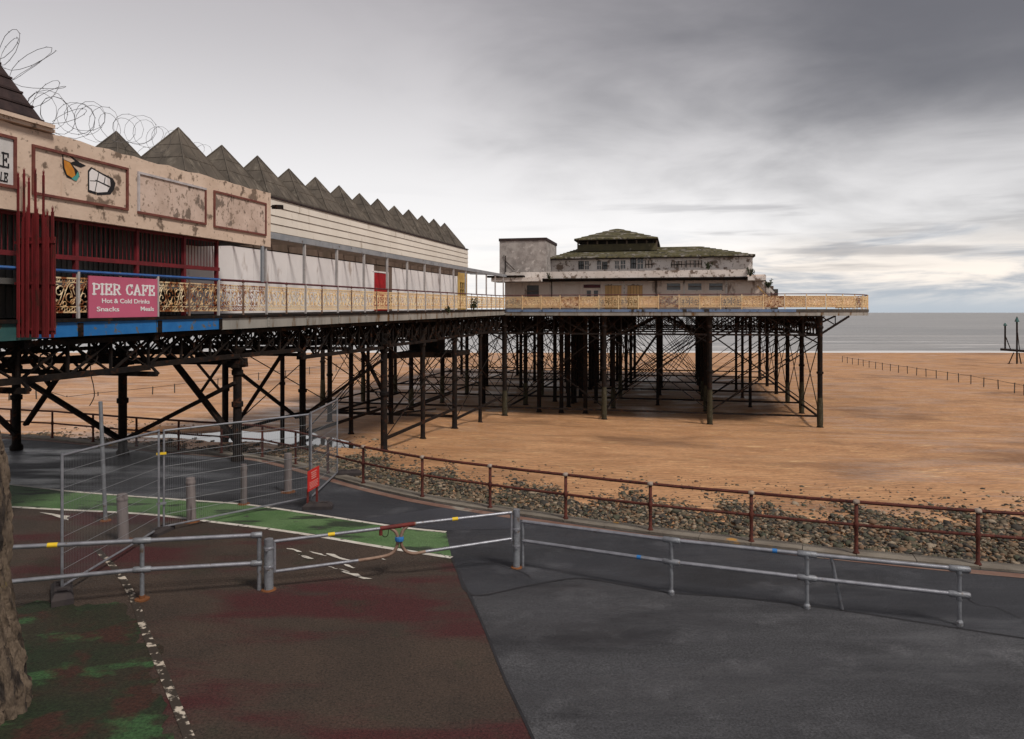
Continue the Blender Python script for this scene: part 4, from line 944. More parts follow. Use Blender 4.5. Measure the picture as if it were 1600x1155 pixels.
for z in (-.2, .7, 1.5):
    mb = MB(); mb.box(0, .93, fs_-.03, fs_+.03, z, z+.06) if False else mb.bar((0, fs_+.03, z), (.93, fs_+.03, z), .04, .05); mb.build('cross_rail', 'red_steel', fan, slope=True)

# razor wire coils along the parapet top
def coil(name, label, path, r0, turns, seed, loops=14):
    P = dens([Vector(p) for p in path], 12); r = random.Random(seed); n = turns*loops; pts = []
    for i in range(n+1):
        u = i/n*(len(P)-1); k = min(int(u), len(P)-2); c = P[k].lerp(P[k+1], u-k); d = (P[k+1]-P[k]).normalized()
        xx = d.cross(Vector((0, 0, 1))).normalized(); yy = xx.cross(d)
        a = 2*PI*i/loops; rr = r0*(1+.18*math.sin(i*.37+seed)+.16*math.sin(i*.11+seed*2)+.1*math.sin(i*.83)); back = .55*r0*math.sin(a*.5+seed)
        pts.append(c+xx*math.cos(a)*rr+yy*math.sin(a)*rr+d*back)
    mb = MB(); mb.tube(pts, .0055, 4)
    t = pier_thing(name, label, 'razor wire'); mb.build('coil', 'razor', t, slope=True)
    mb = MB()
    for i in range(4, len(pts)-4, 3):
        p = pts[i]; d = (pts[i+1]-pts[i-1]).normalized(); q = Vector((r.uniform(-1, 1), r.uniform(-1, 1), r.uniform(-1, 1))).cross(d).normalized()*.022
        mb.bar(p-q, p+q, .01, .004)
    mb.build('barb', 'razor', t, slope=True)
def pxs(l): return [(lambda q: (q.x, q.y, q.z))(onX(px, py, X0)) for px, py, X0 in l]
coil('razor_wire', 'looped coil of razor wire along the top of the pink parapet', pxs([(60, 178, -.9), (100, 180, -1.3), (140, 190, -1.8), (185, 199, -2.4), (230, 210, -3.2), (275, 225, -4.2), (330, 247, -5.4)]), .40, 20, 1)
coil('razor_wire', 'tangled high loops of razor wire rising over the dark turret roof', pxs([(100, 178, -1.0), (75, 145, -1.0), (48, 105, -1.0), (20, 80, -1.1), (-25, 55, -1.2), (-90, 30, -1.3)]), .46, 9, 4)
coil('razor_wire', 'thin coil of razor wire seen behind the front pyramid roofs', [(-5.4, -20, 5.3), (-5.4, -25, 5.3), (-5.4, -32.5, 5.25)], .42, 16, 9)

# ------------------------------------------------------------------ pavilion on the pier head
pav = pier_thing('pavilion', 'derelict white pavilion with mossy hipped roof at the pier end', 'building')
def hp(px, py, Y0): return onY(px, py, Y0)
YF = 3.2; YU = 4.4
xl = hp(789, 450, YF).x; xr = hp(1212, 450, YF).x; xr2 = hp(1196, 440, YF).x
# lower storey wall, built round its openings
opens = [(823, 842, 446, 464, 'window'), (914, 936, 450, 482, 'door'), (945, 971, 446, 482, 'boarded'), (980, 1004, 446, 482, 'boarded'), (1042, 1063, 443, 453, 'slot'), (1075, 1096, 443, 453, 'slot'), (1108, 1129, 443, 453, 'slot')]
O2 = []
for a, b, t, bt, kd in opens:
    A = hp(a, t, YF); Bq = hp(b, bt, YF); O2.append((A.x, Bq.x, max(0, Bq.z) if kd != 'door' and kd != 'boarded' else 0, A.z, kd))
def wall_with(xa, xb, z0, z1, y0, y1, ops, name, m, parent):
    x = xa; mb = MB()
    for o_ in sorted(ops):
        mb.box(x, o_[0], y0, y1, z0, z1)
        if o_[2] > z0+.01: mb.box(o_[0], o_[1], y0, y1, z0, o_[2])
        mb.box(o_[0], o_[1], y0, y1, o_[3], z1); x = o_[1]
    mb.box(x, xb, y0, y1, z0, z1); return mb.build(name, m, parent)
wall_with(xl, xr2, 0, 2.55, YF, YF+.2, O2, 'lower_wall', 'pavwall', pav)
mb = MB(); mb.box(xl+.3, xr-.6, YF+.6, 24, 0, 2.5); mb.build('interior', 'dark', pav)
mb = MB(); mb.box(xl, xl+.2, YF+.2, 24, 0, 2.5); mb.build('side_wall', 'pavwall', pav)
mb = MB(); mb.box(xr2-.2, xr2, YF+.2, 24, 0, 2.5); mb.build('side_wall', 'pavwall', pav)
for x0, x1, z0, z1, kd in O2:
    if kd == 'boarded':
        n = 5
        for k in range(n):
            a = x0+(x1-x0)*k/n; mb = MB(); mb.box(a+.01, x0+(x1-x0)*(k+1)/n-.01, YF+.06, YF+.1, 0, z1-.02); mb.build('boarding_plank', 'plank_tan', pav)
        mb = MB(); mb.box(x0-.1, x1+.1, YF-.05, YF-.005, z1, z1+.1); mb.build('lintel', 'dirtywhite', pav)
    elif kd == 'window' or kd == 'slot':
        mb = MB(); mb.box(x0, x1, YF+.12, YF+.16, z0, z1); w = mb.build('window', 'glass', pav)
        mb = MB(); mb.box(x0-.06, x1+.06, YF-.04, YF-.003, z0-.09, z0-.01); mb.build('sill', 'dirtywhite', w)
        mb = MB(); mb.box(x0, x1, YF+.05, YF+.11, (z0+z1)/2-.03, (z0+z1)/2+.03); mb.build('bar', 'brownboard', w)
    else:
        mb = MB(); mb.box(x0, x1, YF+.1, YF+.15, 0, z1); dd = mb.build('door', 'pavwall', pav)
        for k in range(2):
            c = x0+(x1-x0)*(.12+.5*k); mb = MB(); mb.box(c, c+(x1-x0)*.3, YF+.085, YF+.1, .75, z1-.2); mb.build('pane', 'glass', dd)
        mb = MB(); mb.box(x0-.1, x1+.1, YF-.05, YF-.005, z1, z1+.25); mb.build('lintel', 'maroon', pav)
# pilasters, cover boards, downpipes
for px in (802, 858, 876, 908, 940, 975, 1010, 1028, 1069, 1102, 1135, 1150):
    x = hp(px, 450, YF).x; mb = MB(); mb.box(x-.07, x+.07, YF-.06, YF-.004, 0, 2.45); mb.build('pilaster', 'dirtywhite' if px % 2 else 'pavwall', pav)
for px in (862, 1025):
    x = hp(px, 450, YF-.1).x; mb = MB(); mb.tube([(x, YF-.12, .0), (x, YF-.12, 2.4), (x+.3, YF-.5, 2.5)], .04, 6); mb.build('downpipe', 'iron_grey', pav)
z_e = hp(1000, 434, 1.7).z; z_b = hp(1000, 423, 1.7).z
xb0 = hp(789, 430, 1.7).x; xb1 = hp(1168, 430, 1.7).x
mb = MB(); mb.box(xb0, xb1, 1.7, YU+.4, z_e-.18, z_e); mb.build('balcony_floor', 'iron', pav)
mb = MB(); x = xb0+.02; 
while x < xb1-.1:
    w = min(3.05, xb1-x); mb = MB(); mb.box(x, x+w-.012, 1.75, 1.87, z_e+.004, z_b); mb.build('balcony_parapet', 'dirtywhite', pav); x += w
mb = MB(); mb.tube([(xb0, 1.66, z_e-.05), (xb1, 1.66, z_e-.08)], .07, 6); mb.build('gutter', 'iron', pav)
x0 = hp(1163, 436, 1.5).x; x1 = hp(1197, 436, 1.5).x; za = hp(1180, 438, 1.5).z; zt_ = hp(1180, 432, 1.5).z
mb = MB(); mb.box(xb1+.01, x1, 1.5, 3.6, za, zt_); mb.build('canopy_end', 'dirtywhite', pav)
# broken stepped end with leaning boards
for k, (pa, pb, t) in enumerate([(1196, 1203, 441), (1203, 1208, 447), (1207, 1215, 452)]):
    A = hp(pa, t, YF+.3); Bq = hp(pb, t, YF+.3); mb = MB(); mb.box(A.x+.01, Bq.x, YF+.02, YF+3, 0, A.z); mb.build('ruined_wall', ['dirtywhite', 'brownboard', 'iron_grey'][k], pav)
A = hp(1190, 440, YF); Bq = hp(1209, 458, YF); mb = MB(); mb.bar((A.x, YF-.12, A.z), (Bq.x, YF-.12, Bq.z), .06, .16); mb.build('fallen_board', 'dirtywhite', pav)
A = hp(1183, 447, YF); Bq = hp(1198, 463, YF); mb = MB(); mb.bar((A.x, YF-.2, A.z), (Bq.x, YF-.2, Bq.z), .05, .12); mb.build('fallen_board', 'plank_tan', pav)
# upper storey
xu0 = hp(861, 410, YU).x; xu1 = hp(1176, 410, YU).x; zu0 = z_e; zu1 = hp(1000, 403, YU).z
ups = [(904, 912, 408, 421), (913, 921, 408, 421), (932, 940, 408, 421), (941, 949, 409, 421), (960, 968, 408, 420), (969, 978, 407, 420), (985, 994, 404, 420), (995, 1006, 403.5, 420), (1008, 1019, 407, 419), (1049, 1058, 409, 418), (1059, 1071, 408, 418), (1072, 1085, 407, 418), (1086, 1097, 407, 418)]
U2 = []
for a, b, t, bt in ups:
    A = hp(a, t, YU); Bq = hp(b, bt, YU); U2.append((A.x, Bq.x, Bq.z, min(A.z, zu1-.03), ''))
wall_with(xu0, xu1, zu0, zu1, YU, YU+.2, U2, 'upper_wall', 'dirtywhite', pav)
for i, (x0, x1, z0, z1, _) in enumerate(U2):
    pale_ = i >= 8
    mb = MB(); mb.box(x0, x1, YU+.12, YU+.15, z0, z1); w = mb.build('window', 'pavwall' if pale_ else 'glass', pav)
    mb = MB(); t = .045
    mb.box(x0, x0+t, YU-.03, YU+.11, z0, z1); mb.box(x1-t, x1, YU-.03, YU+.11, z0, z1); mb.box((x0+x1)/2-.02, (x0+x1)/2+.02, YU+.04, YU+.1, z0, z1); mb.box(x0+t, x1-t, YU, YU+.105, (z0+z1)/2-.02, (z0+z1)/2+.02)
    mb.build('frame', 'iron' if pale_ or i % 3 == 0 else 'dirtywhite', w)
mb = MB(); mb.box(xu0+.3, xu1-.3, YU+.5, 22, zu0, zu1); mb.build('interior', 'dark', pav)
mb = MB(); mb.box(xu1-.2, xu1, YU+.2, 22, zu0, zu1); mb.build('side_wall', 'dirtywhite', pav)
mb = MB(); mb.box(xu0, xu0+.2, YU+.2, 22, zu0, zu1); mb.build('side_wall', 'dirtywhite', pav)
# main hipped roof in strips of slates so courses read, plus lantern
def hip(x0, x1, y0, y1, z0, rx0, rx1, ry, z1, n, m, parent, name):
    for k in range(n):
        f0 = k/n; f1 = (k+1)/n
        def ring(f, lift):
            return [(x0+(rx0-x0)*f, y0+(ry-y0)*f, z0+(z1-z0)*f+lift), (x1+(rx1-x1)*f, y0+(ry-y0)*f, z0+(z1-z0)*f+lift), (x1+(rx1-x1)*f, y1+(ry-y1)*f, z0+(z1-z0)*f+lift), (x0+(rx0-x0)*f, y1+(ry-y1)*f, z0+(z1-z0)*f+lift)]
        a = ring(f0, .05); b = ring(f1, 0.0); c = ring(f0, -.06)
        mb = MB(); mb.add(a+b+c, [(0, 1, 5, 4), (1, 2, 6, 5), (2, 3, 7, 6), (3, 0, 4, 7), (8, 9, 1, 0), (9, 10, 2, 1), (10, 11, 3, 2), (11, 8, 0, 3)]); mb.build(name, m if k % 2 else 'mossroof', parent)
ye0 = YU-.5; yr = 11.5; ye1 = 19
zr = hp(1092, 385, yr).z
hip(xu0-.1, xu1+.15, ye0, ye1, zu1+.06, hp(905, 388, yr).x, hp(1092, 385, yr).x, yr, zr, 9, 'mossroof', pav, 'slate_course')
mb = MB(); mb.box(xu0-.1, xu1+.15, ye0, ye1, zu1-.06, zu1-.005); mb.build('eaves_board', 'iron', pav)
# front gable slope that comes lower over the middle bays
zl = hp(1000, 401, 3.6).z
YLn = 8.0
lx0 = hp(903, 376, YLn).x; lx1 = hp(1026, 376, YLn).x; lz0 = hp(960, 392, YLn).z; lz1 = hp(960, 375, YLn).z
lan = MB(); lan.box(lx0+.3, lx1-.3, YLn+.3, YLn+6.7, lz0, lz1); lo = lan.build('lantern', 'dark', pav)
for k in range(9):
    x = lx0+(lx1-lx0)*k/8; mb = MB(); mb.box(x-.06, x+.06, YLn, YLn+.12, lz0, lz1); mb.build('mullion', 'brownboard', lo)
mb = MB(); mb.box(lx0, lx1, YLn-.04, YLn+.2, lz0, lz0+(lz1-lz0)*.62); mb.build('lantern_sill', 'mossroof2', lo)
ap = hp(964, 357.5, YLn+3.5)
ex0 = hp(897, 374, YLn-.7).x; ex1 = hp(1028, 374, YLn-.7).x
hip(ex0, ex1, YLn-.7, YLn+7.7, lz1+.05, ap.x-.1, ap.x+.1, YLn+3.5, ap.z, 6, 'mossroof2', pav, 'lantern_slate_course')
mb = MB(); mb.box(ex0, ex1, YLn-.7, YLn+7.7, lz1-.06, lz1-.005); mb.build('lantern_eaves', 'iron', pav)
# grey rendered tank house
tw = pier_thing('tank_house', 'square grey rendered block with dark coping beside the pavilion roof', 'building')
YT = 2.0
tx0 = hp(780.5, 400, YT).x; tx1 = hp(853, 400, YT).x; ttop = hp(820, 372, YT).z; tbot = hp(820, 424, YT).z
mb = MB(); mb.box(tx0, tx1, YT, YT+5.0, z_e+.005, ttop-.22); mb.build('wall', 'render', tw)
mb = MB(); mb.box(tx0-.05, tx1+.05, YT-.05, YT+5.05, ttop-.215, ttop); mb.build('coping', 'slate', tw)
A = hp(786, 400, YT-.06); mb = MB(); mb.tube([(A.x, YT-.06, A.z), (A.x+.2, YT-.06, A.z), (A.x+.22, YT-.06, z_b+.02)], .035, 6); mb.build('downpipe', 'iron', tw)
A = hp(790, 408, YT-.06); Bq = hp(804, 422, YT-.06); mb = MB(); mb.tube([(A.x, YT-.07, A.z), (Bq.x, YT-.07, Bq.z)], .03, 6); mb.build('pipe', 'iron', tw)
# low link canopy left of the pavilion
mb = MB(); A = hp(768, 436, 1.0); Bq = hp(845, 436, 1.0); mb.box(A.x, Bq.x, .9, YF-.1, hp(800, 440, 1).z, hp(800, 434, 1).z); mb.build('link_canopy', 'dirtywhite', pav)
mb = MB(); mb.box(A.x-.4, A.x+2.5, .8, 1.6, hp(800, 433, 1).z-.02, hp(800, 431, 1).z+.02); mb.build('link_gutter', 'iron', pav)

# weeds growing on the pier
def weed(p, h, sp, label, seed, n=70):
    r = random.Random(seed); t = pier_thing('weed', label, 'plant'); mb = MB(); st = MB()
    for k in range(7):
        a = r.uniform(0, 6.28); tip = Vector((p[0]+math.cos(a)*sp*r.uniform(.2, 1), p[1]+math.sin(a)*sp*r.uniform(.2, 1), p[2]+h*r.uniform(.5, 1)))
        st.tube([p, (Vector(p)+tip)/2+Vector((0, 0, .1*h)), tip], [.015, .012, .006], 4)
        for q in range(n//7):
            u = r.uniform(.25, 1.05); c = Vector(p).lerp(tip, u)+Vector((r.gauss(0, .07*h), r.gauss(0, .07*h), r.gauss(0, .06*h)))
            d1 = Vector((r.uniform(-1, 1), r.uniform(-1, 1), r.uniform(-.3, 1))).normalized()*.09; d2 = d1.cross(Vector((r.uniform(-1, 1), r.uniform(-1, 1), 1))).normalized()*.035
            mb.add([c-d1, c+d2, c+d1, c-d2], [(0, 1, 2, 3)])
    st.build('stem', 'weed', t); mb.build('leaves', 'weed', t)
l = onX(739, 487, .15, False); weed((.2, l.y, l.z+.05), 1.0, .35, 'dark weed sprouting from the deck edge by the cream railing', 1, 160)
l = hp(1172, 426, 1.4); weed((l.x, 1.6, l.z-.3), .7, .35, 'dark plant on the broken end of the pavilion balcony', 2, 160)
l = hp(1106, 412, 3.6); weed((l.x, 2.2, z_b), .6, .3, 'dark plant growing behind the balcony parapet below the roof', 3, 140)
l = hp(1201, 446, 2.7); weed((l.x, 2.8, l.z-.2), .7, .5, 'straggly plant over the ruined right end of the pavilion', 4, 180)
l = hp(858, 431, 1.4); weed((l.x, 1.45, l.z-.3), .5, .25, 'tuft of dark plant on the balcony edge by the grey block', 5, 90)
l = onX(700, 489, .12, False); weed((.15, l.y, l.z), .35, .3, 'low tuft of grass on the deck edge near the pier corner', 6, 90)

# hanging cable
t = pier_thing('hanging_cable', 'thin cable hanging loose below the neck girder', 'cable')
mb = MB(); mb.tube(dens([onX(x, y, -1.5) for x, y in ((141, 560), (142, 585), (146, 603), (147, 620), (140, 634))], 5), .012, 5); mb.build('wire', 'iron', t, slope=True)

# ------------------------------------------------------------------ promenade railing
pr = thing('promenade_railing', 'rusty red two-bar pipe railing along the edge above the stones', 'railing')
lo_ = MB(); post_me = None
mb = MB(); mb.lathe((0, 0, 0), [(.06, .04), (.06, .06), (.036, .09), (.034, .5), (.05, .53), (.05, .6), (.034, .63), (.034, .98)], 10)
post_me = bpy.data.meshes.new('post'); post_me.from_pydata(mb.v, [], mb.f); post_me.materials.append(M['rustrail'])
mb = MB(); mb.lathe((0, 0, 0), [(.03, .955), (.062, .965), (.07, .985), (.06, 1.02), (.03, 1.035)], 10)
cap_me = bpy.data.meshes.new('cap'); cap_me.from_pydata(mb.v, [], mb.f); cap_me.materials.append(M['railcap'])
for me in (post_me, cap_me):
    for p in me.polygons: p.use_smooth = True
for i, (x, y) in enumerate(RAILP):
    o = link('post', post_me, pr, (x, y, 0)); 
    if x > -6: link('cap', cap_me, o)
    if i+1 < len(RAILP):
        x2, y2 = RAILP[i+1]
        for z, r in ((.99, .032), (.565, .029)):
            mb = MB(); mid = Vector(((x+x2)/2, (y+y2)/2, z-.006)); mb.tube([(x, y, z), mid, (x2, y2, z)], r, 8); mb.build('rail', 'rustrail', pr, True)

# ------------------------------------------------------------------ galvanised barriers and gate
def pipe(pts, r, name, m, parent, n=10): mb = MB(); mb.tube(pts, r, n); return mb.build(name, m, parent, True)
def zpt(px, py, base):      # point above a ground point
    d = base.y; return Vector(((px-CX)/F*d, d, EYE-(py-HOR)/F*d))
# right barrier
rbq = thing('pipe_barrier', 'long galvanised two-rail pipe barrier on the right of the promenade', 'barrier')
rp = []
for px, bt, top, low in ((817, 886, 815, 845), (1049, 929, 844, 878), (1261, 951, 866, 903), (1499, 977, 889, 929)):
    b = gnd(px, bt); t = zpt(px, top, b); l = zpt(px, low, b); rp.append((b, t, l))
for i, (b, t, l) in enumerate(rp):
    po = pipe([b, Vector((b.x, b.y, t.z))], .026 if i == 0 else .03, 'post', 'galvpost', rbq)
    if i: 
        mb = MB(); mb.lathe(b, [(.05, 0), (.05, .05), (.032, .08)], 10); mb.build('base_collar', 'galvpost', po)
    if i < 3:
        for a, c in ((t, rp[i+1][1]), (l, rp[i+1][2])): pipe([a, c], .031, 'rail', 'galv', rbq)
    if i > 0:
        d = (rp[i][1]-rp[i-1][1]).normalized()
        for q in (t, l):
            pipe([q-d*.14, q-d*.12, q+d*.12, q+d*.14], [.036, .047, .047, .036], 'fitting', 'galvpost', rbq)
            mb = MB(); mb.lathe(Vector((q.x, q.y, q.z-.09)), [(.036, 0), (.042, .02), (.042, .07)], 10); mb.build('fitting', 'galvpost', rbq, True)
d = (rp[1][2]-rp[0][2]).normalized()
c = rp[0][2].lerp(rp[1][2], .80); pipe([c-d*.035, c+d*.035], .0335, 'tape', 'blue_tape', rbq)
c = rp[1][1].lerp(rp[2][1], .77); d = (rp[2][1]-rp[1][1]).normalized(); pipe([c-d*.035, c+d*.035], .0335, 'tape', 'blue_tape', rbq)
b = gnd(1316, 952); pipe([b+Vector((.0, .0, -.02)), rp[2][1].lerp(rp[3][1], .165)], .026, 'strut', 'galvpost', rbq)
# left barrier
lb = thing('pipe_barrier', 'galvanised two-rail pipe barrier running from the tree trunk to the gate', 'barrier')
lp = []
for px, bt, top, low in ((-60, 965, 859, 916), (222, 938, 845, 890), (405, 922, 836, 880)):
    b = gnd(px, bt); lp.append((b, zpt(px, top, b), zpt(px, low, b)))
for i, (b, t, l) in enumerate(lp):
    if i: po = pipe([b, Vector((b.x, b.y, t.z))], .034, 'post', 'galvpost', lb)
    if i == 1:
        mb = MB(); mb.lathe(b, [(.11, .0), (.11, .03), (.045, .035), (.045, .08)], 12); mb.build('base_plate', 'rustbase', po)
    if i < 2:
        for a, c in ((t, lp[i+1][1]), (l, lp[i+1][2])): pipe([a, c], .034, 'rail', 'galv', lb)
    d = (lp[max(i, 1)][1]-lp[max(i, 1)-1][1]).normalized()
    if i:
        for q in (t, l): pipe([q-d*.13, q-d*.11, q+d*(.11 if i == 1 else .03), q+d*(.13 if i == 1 else .045)], [.04, .05, .05, .04], 'fitting', 'galvpost', lb)
q0 = zpt(80, 853, gnd(80, 951)); k_ = (80+60)/(282); c = lp[0][1].lerp(lp[1][1], .49); d = (lp[1][1]-lp[0][1]).normalized(); pipe([c-d*.07, c+d*.07], .0375, 'tape', 'yellow_tape', lb)
# gate posts and leaves
def gpost(px, bt, top, label, wdt):
    b = gnd(px, bt); t = zpt(px, top, b); r = wdt/2/F*b.y
    g = thing('gate_post', label, 'post', b); mb = MB(); mb.lathe((0, 0, 0), [(r, 0), (r, t.z-.02), (r*.94, t.z), (r*.7, t.z+.006)], 14); mb.build('shaft', 'galvpost', g, True)
    for z in (.36, .66):
        mb = MB(); mb.lathe((0, 0, z), [(r*1.04, 0), (r*1.12, .01), (r*1.12, .035), (r*1.04, .045)], 14); mb.box(-r*.3, r*.3, -r*1.5, -r*1.05, z, z+.045); mb.build('hinge_band', 'galv', g, True)
    mb = MB(); mb.lathe((0, 0, 0), [(r*1.7, .0), (r*1.6, .015), (r*1.05, .02)], 12); mb.build('base_ring', 'rustbase', g)
    return b, t
gb1, gt1 = gpost(420, 922, 842, 'stout galvanised gate post with rusted base left of the gate', 14)
gb2, gt2 = gpost(807, 887, 796, 'stout galvanised gate post between the gate and the right barrier', 11)
def at_line(px, py):    # point on the vertical plane through both gate posts
    a = (px-CX)/F; A = gb1; Bq = gb2; den = a*(Bq.y-A.y)-(Bq.x-A.x); tq = (A.x-a*A.y)/den; d = A.y+(Bq.y-A.y)*tq
    return Vector((a*d, d, EYE-(py-HOR)/F*d))
g1 = thing('gate_leaf', 'left galvanised pipe gate leaf with yellow tape and red latch bar', 'gate')
pipe([at_line(429, 845), at_line(429, 894)], .024, 'hinge_stile', 'galv', g1)
pipe([at_line(429, 846), at_line(594, 826)], .028, 'top_rail', 'galv', g1)
pipe([at_line(431, 893), at_line(560, 876)], .028, 'bottom_rail', 'galv', g1)
pipe(dens([at_line(*p) for p in ((560, 876), (592, 871), (608, 867), (617, 860), (621, 850), (621, 838), (617, 830), (608, 824))], 5), .028, 'bent_end', 'rustpipe', g1)
c = at_line(518, 835); d = (at_line(594, 826)-at_line(429, 846)).normalized(); pipe([c-d*.055, c+d*.055], .031, 'tape', 'yellow_tape', g1)
pipe([at_line(594, 826), at_line(648, 818.5)], .036, 'latch_bar', 'redlatch', g1)
mb = MB(); q = at_line(595, 829); mb.tube([q+Vector((0, 0, .03)), q-Vector((0, 0, .08))], .03, 8); mb.build('latch_end', 'redlatch', g1)
pipe(dens([at_line(*p) for p in ((597, 832), (598, 837), (602, 839), (606, 836), (607, 828))], 4), .006, 'chain', 'iron', g1, 6)
g2 = thing('gate_leaf', 'right galvanised pipe gate leaf with yellow tape near the post', 'gate')
pipe([at_line(799, 800), at_line(799, 845)], .022, 'hinge_stile', 'galv', g2)
pipe([at_line(650, 818), at_line(799, 801)], .028, 'top_rail', 'galv', g2)
pipe([at_line(665, 862), at_line(799, 842)], .028, 'bottom_rail', 'galv', g2)
pipe(dens([at_line(*p) for p in ((665, 862), (648, 865), (637, 863), (630, 857), (626.5, 848), (627, 838), (630, 829), (637, 822), (650, 818))], 5), .028, 'bent_end', 'rustpipe', g2)
c = at_line(711, 811); pipe([c-d*.05, c+d*.05], .031, 'tape', 'yellow_tape', g2)
q = at_line(624, 842); mb = MB(); mb.lathe(q-Vector((0, 0, .035)), [(.07, 0), (.075, .02), (.075, .05), (.07, .07)], 12); mb.build('blue_tie', 'blue_tape', g2)

# ------------------------------------------------------------------ bollards, tall pole
def bollard(px, bt, top, wd, label, m='bollard', lean=0):
    b = gnd(px, bt); t = zpt(px, top, b); r = wd/2/F*b.y; g = thing('bollard', label, 'bollard', b, group='bollards beside the green lane'); g.rotation_euler = (0, lean, 0)
    mb = MB(); mb.lathe((0, 0, 0), [(r, 0), (r*.99, t.z*.5), (r*.97, t.z-.04), (r*.9, t.z-.01), (r*.6, t.z)], 14); mb.build('shaft', m, g, True)
    mb = MB(); mb.lathe((0, 0, 0), [(r*1.9, .0), (r*1.8, .02), (r*1.02, .03)], 14); mb.build('base', 'rustbase', g)
    mb = MB(); mb.lathe((0, 0, 0), [(r*1.02, t.z-.14), (r*1.06, t.z-.13), (r*1.06, t.z-.09), (r*1.02, t.z-.08)], 14); mb.build('band', m, g, True)
bollard(193, 846, 771, 16, 'dark timber bollard behind the left pipe barrier', lean=-.03)
bollard(299, 815, 746, 14, 'grey bollard standing on the white line beyond the fence joint', lean=-.02)
bollard(381, 788, 725, 10, 'slim brown bollard behind the middle fence panel')
bollard(450, 769, 708, 12, 'pale bollard with wide base left of the red notice')
b = gnd(165, 814); pole = thing('tall_pole', 'tall slim grey metal pole rising behind the left fence panel', 'pole', b); t = zpt(157, 629, b)-b
mb = MB(); mb.tube([(0, 0, 0), t*.5, t], [.042, .042, .04], 10); mb.build('shaft', 'galvpost', pole, True)
mb = MB(); mb.lathe((0, 0, 0), [(.12, 0), (.11, .02), (.05, .03)], 10); mb.build('base', 'rustbase', pole); mb = MB(); mb.lathe((t.x, t.y, t.z-.01), [(.043, 0), (.043, .02), (.03, .035)], 10); mb.build('cap', 'galvpost', pole)

# ------------------------------------------------------------------ mesh fence panels
def heras(A, Bq, label, zt=(2.12, 2.12), zb=(.14, .14)):
    t = thing('mesh_fence_panel', label, 'fence', group='temporary mesh fence panels'); A = Vector((A.x, A.y, 0)); Bq = Vector((Bq.x, Bq.y, 0)); L = (Bq-A).length
    def P(u, z): return A.lerp(Bq, u)+Vector((0, 0, z))
    T = lambda u: zt[0]+(zt[1]-zt[0])*u
    Bt = lambda u: zb[0]+(zb[1]-zb[0])*u
    pipe([P(0, .03), P(0, T(0)+.03)], .023, 'upright', 'galv', t, 8); pipe([P(1, .03), P(1, T(1)+.03)], .023, 'upright', 'galv', t, 8)
    pipe([P(0, T(0)), P(1, T(1))], .023, 'top_tube', 'galv', t, 8); pipe([P(0, Bt(0)), P(1, Bt(1))], .021, 'bottom_tube', 'galv', t, 8)
    n = int(L/.045); mb = MB()
    for k in range(1, n):
        u = k/n; mb.tube([P(u, Bt(u)), P(u, T(u))], .0017, 3, False)
    for k in range(1, 8):
        f = k/8; mb.tube([P(0, Bt(0)+(T(0)-Bt(0))*f), P(1, Bt(1)+(T(1)-Bt(1))*f)], .0042, 4, False)
    mb.build('wire_mesh', 'wire', t)
    return t
hA = gnd(97, 934); hB = gnd(248, 834); hC = gnd(256, 832); hD = gnd(484, 782); hE = gnd(486, 783); hF = gnd(527, 744)
heras(hA, hB, 'mesh fence panel nearest the tree, running back from the rubber block', (2.24, 2.09), (.18, .0001+.1))
heras(hC, hD, 'long middle mesh fence panel between the twin uprights and red notice', (2.08, 2.06), (.12, .08))
heras(hE, hF, 'short-looking mesh fence panel angled back beyond the red notice', (2.1, 2.1), (.1, .1))
cl = thing('fence_clamp', 'pair of clamps joining the two nearest fence uprights', 'clamp')
for z in (.6, 1.62):
    mb = MB(); mb.bar(hB+Vector((-.05, 0, z)), hC+Vector((.05, 0, z)), .06, .04); mb.build('band', 'yellow_tape' if z > 1 else 'galvpost', cl)
def block(p, rz, label, s=1.0):
    t = thing('rubber_block', label, 'fence foot', p, rz); mb = MB()
    a, b, h = .33*s, .12*s, .14*s
    vs = [(-a, -b, 0), (a, -b, 0), (a, b, 0), (-a, b, 0), (-a, -b, h*.55), (a, -b, h*.55), (a, b, h*.55), (-a, b, h*.55), (-a*.8, -b*.7, h), (a*.8, -b*.7, h), (a*.8, b*.7, h), (-a*.8, b*.7, h)]
    mb.add(vs, [(3, 2, 1, 0), (8, 9, 10, 11)]+[(i, (i+1) % 4, 4+(i+1) % 4, 4+i) for i in range(4)]+[(4+i, 4+(i+1) % 4, 8+(i+1) % 4, 8+i) for i in range(4)]); mb.build('body', 'rubber', t)
    for k in range(-2, 3):
        if k == 0: continue
        mb = MB(); mb.box(k*a*.28-.035, k*a*.28+.035, -b*.45, b*.45, h, h+.02); mb.build('socket', 'rubber', t)
block(Vector((hA.x, hA.y, 0)), -1.0, 'dark rubber fence foot on the worn green ground by the tree', 1.25)
block(Vector(((hB.x+hC.x)/2, (hB.y+hC.y)/2, 0)), 1.4, 'grey rubber fence foot under the twin uprights', .9)
block(gnd(497, 795), .1, 'rubber fence foot under the red notice board', 1.0)
block(Vector((hF.x+.3, hF.y+.1, 0)), .2, 'rubber fence foot at the far end of the angled panel', 1.0)
nb = thing('notice_board', 'small red notice board on two dark legs at the fence corner', 'sign')
nbA = gnd(482, 795); nbB = gnd(496, 786)
def nbp(u, z): return Vector((nbA.x+(nbB.x-nbA.x)*u, nbA.y+(nbB.y-nbA.y)*u-.05, z))
zt_ = EYE-(735-HOR)/F*nbA.y; zb_ = EYE-(767-HOR)/F*nbA.y
mb = MB(); mb.bar(nbp(0, .02), nbp(0, zb_+.05), .045); mb.build('leg', 'redlatch', nb); mb = MB(); mb.bar(nbp(1, .02), nbp(1, zb_+.1), .045); mb.build('leg', 'redlatch', nb)
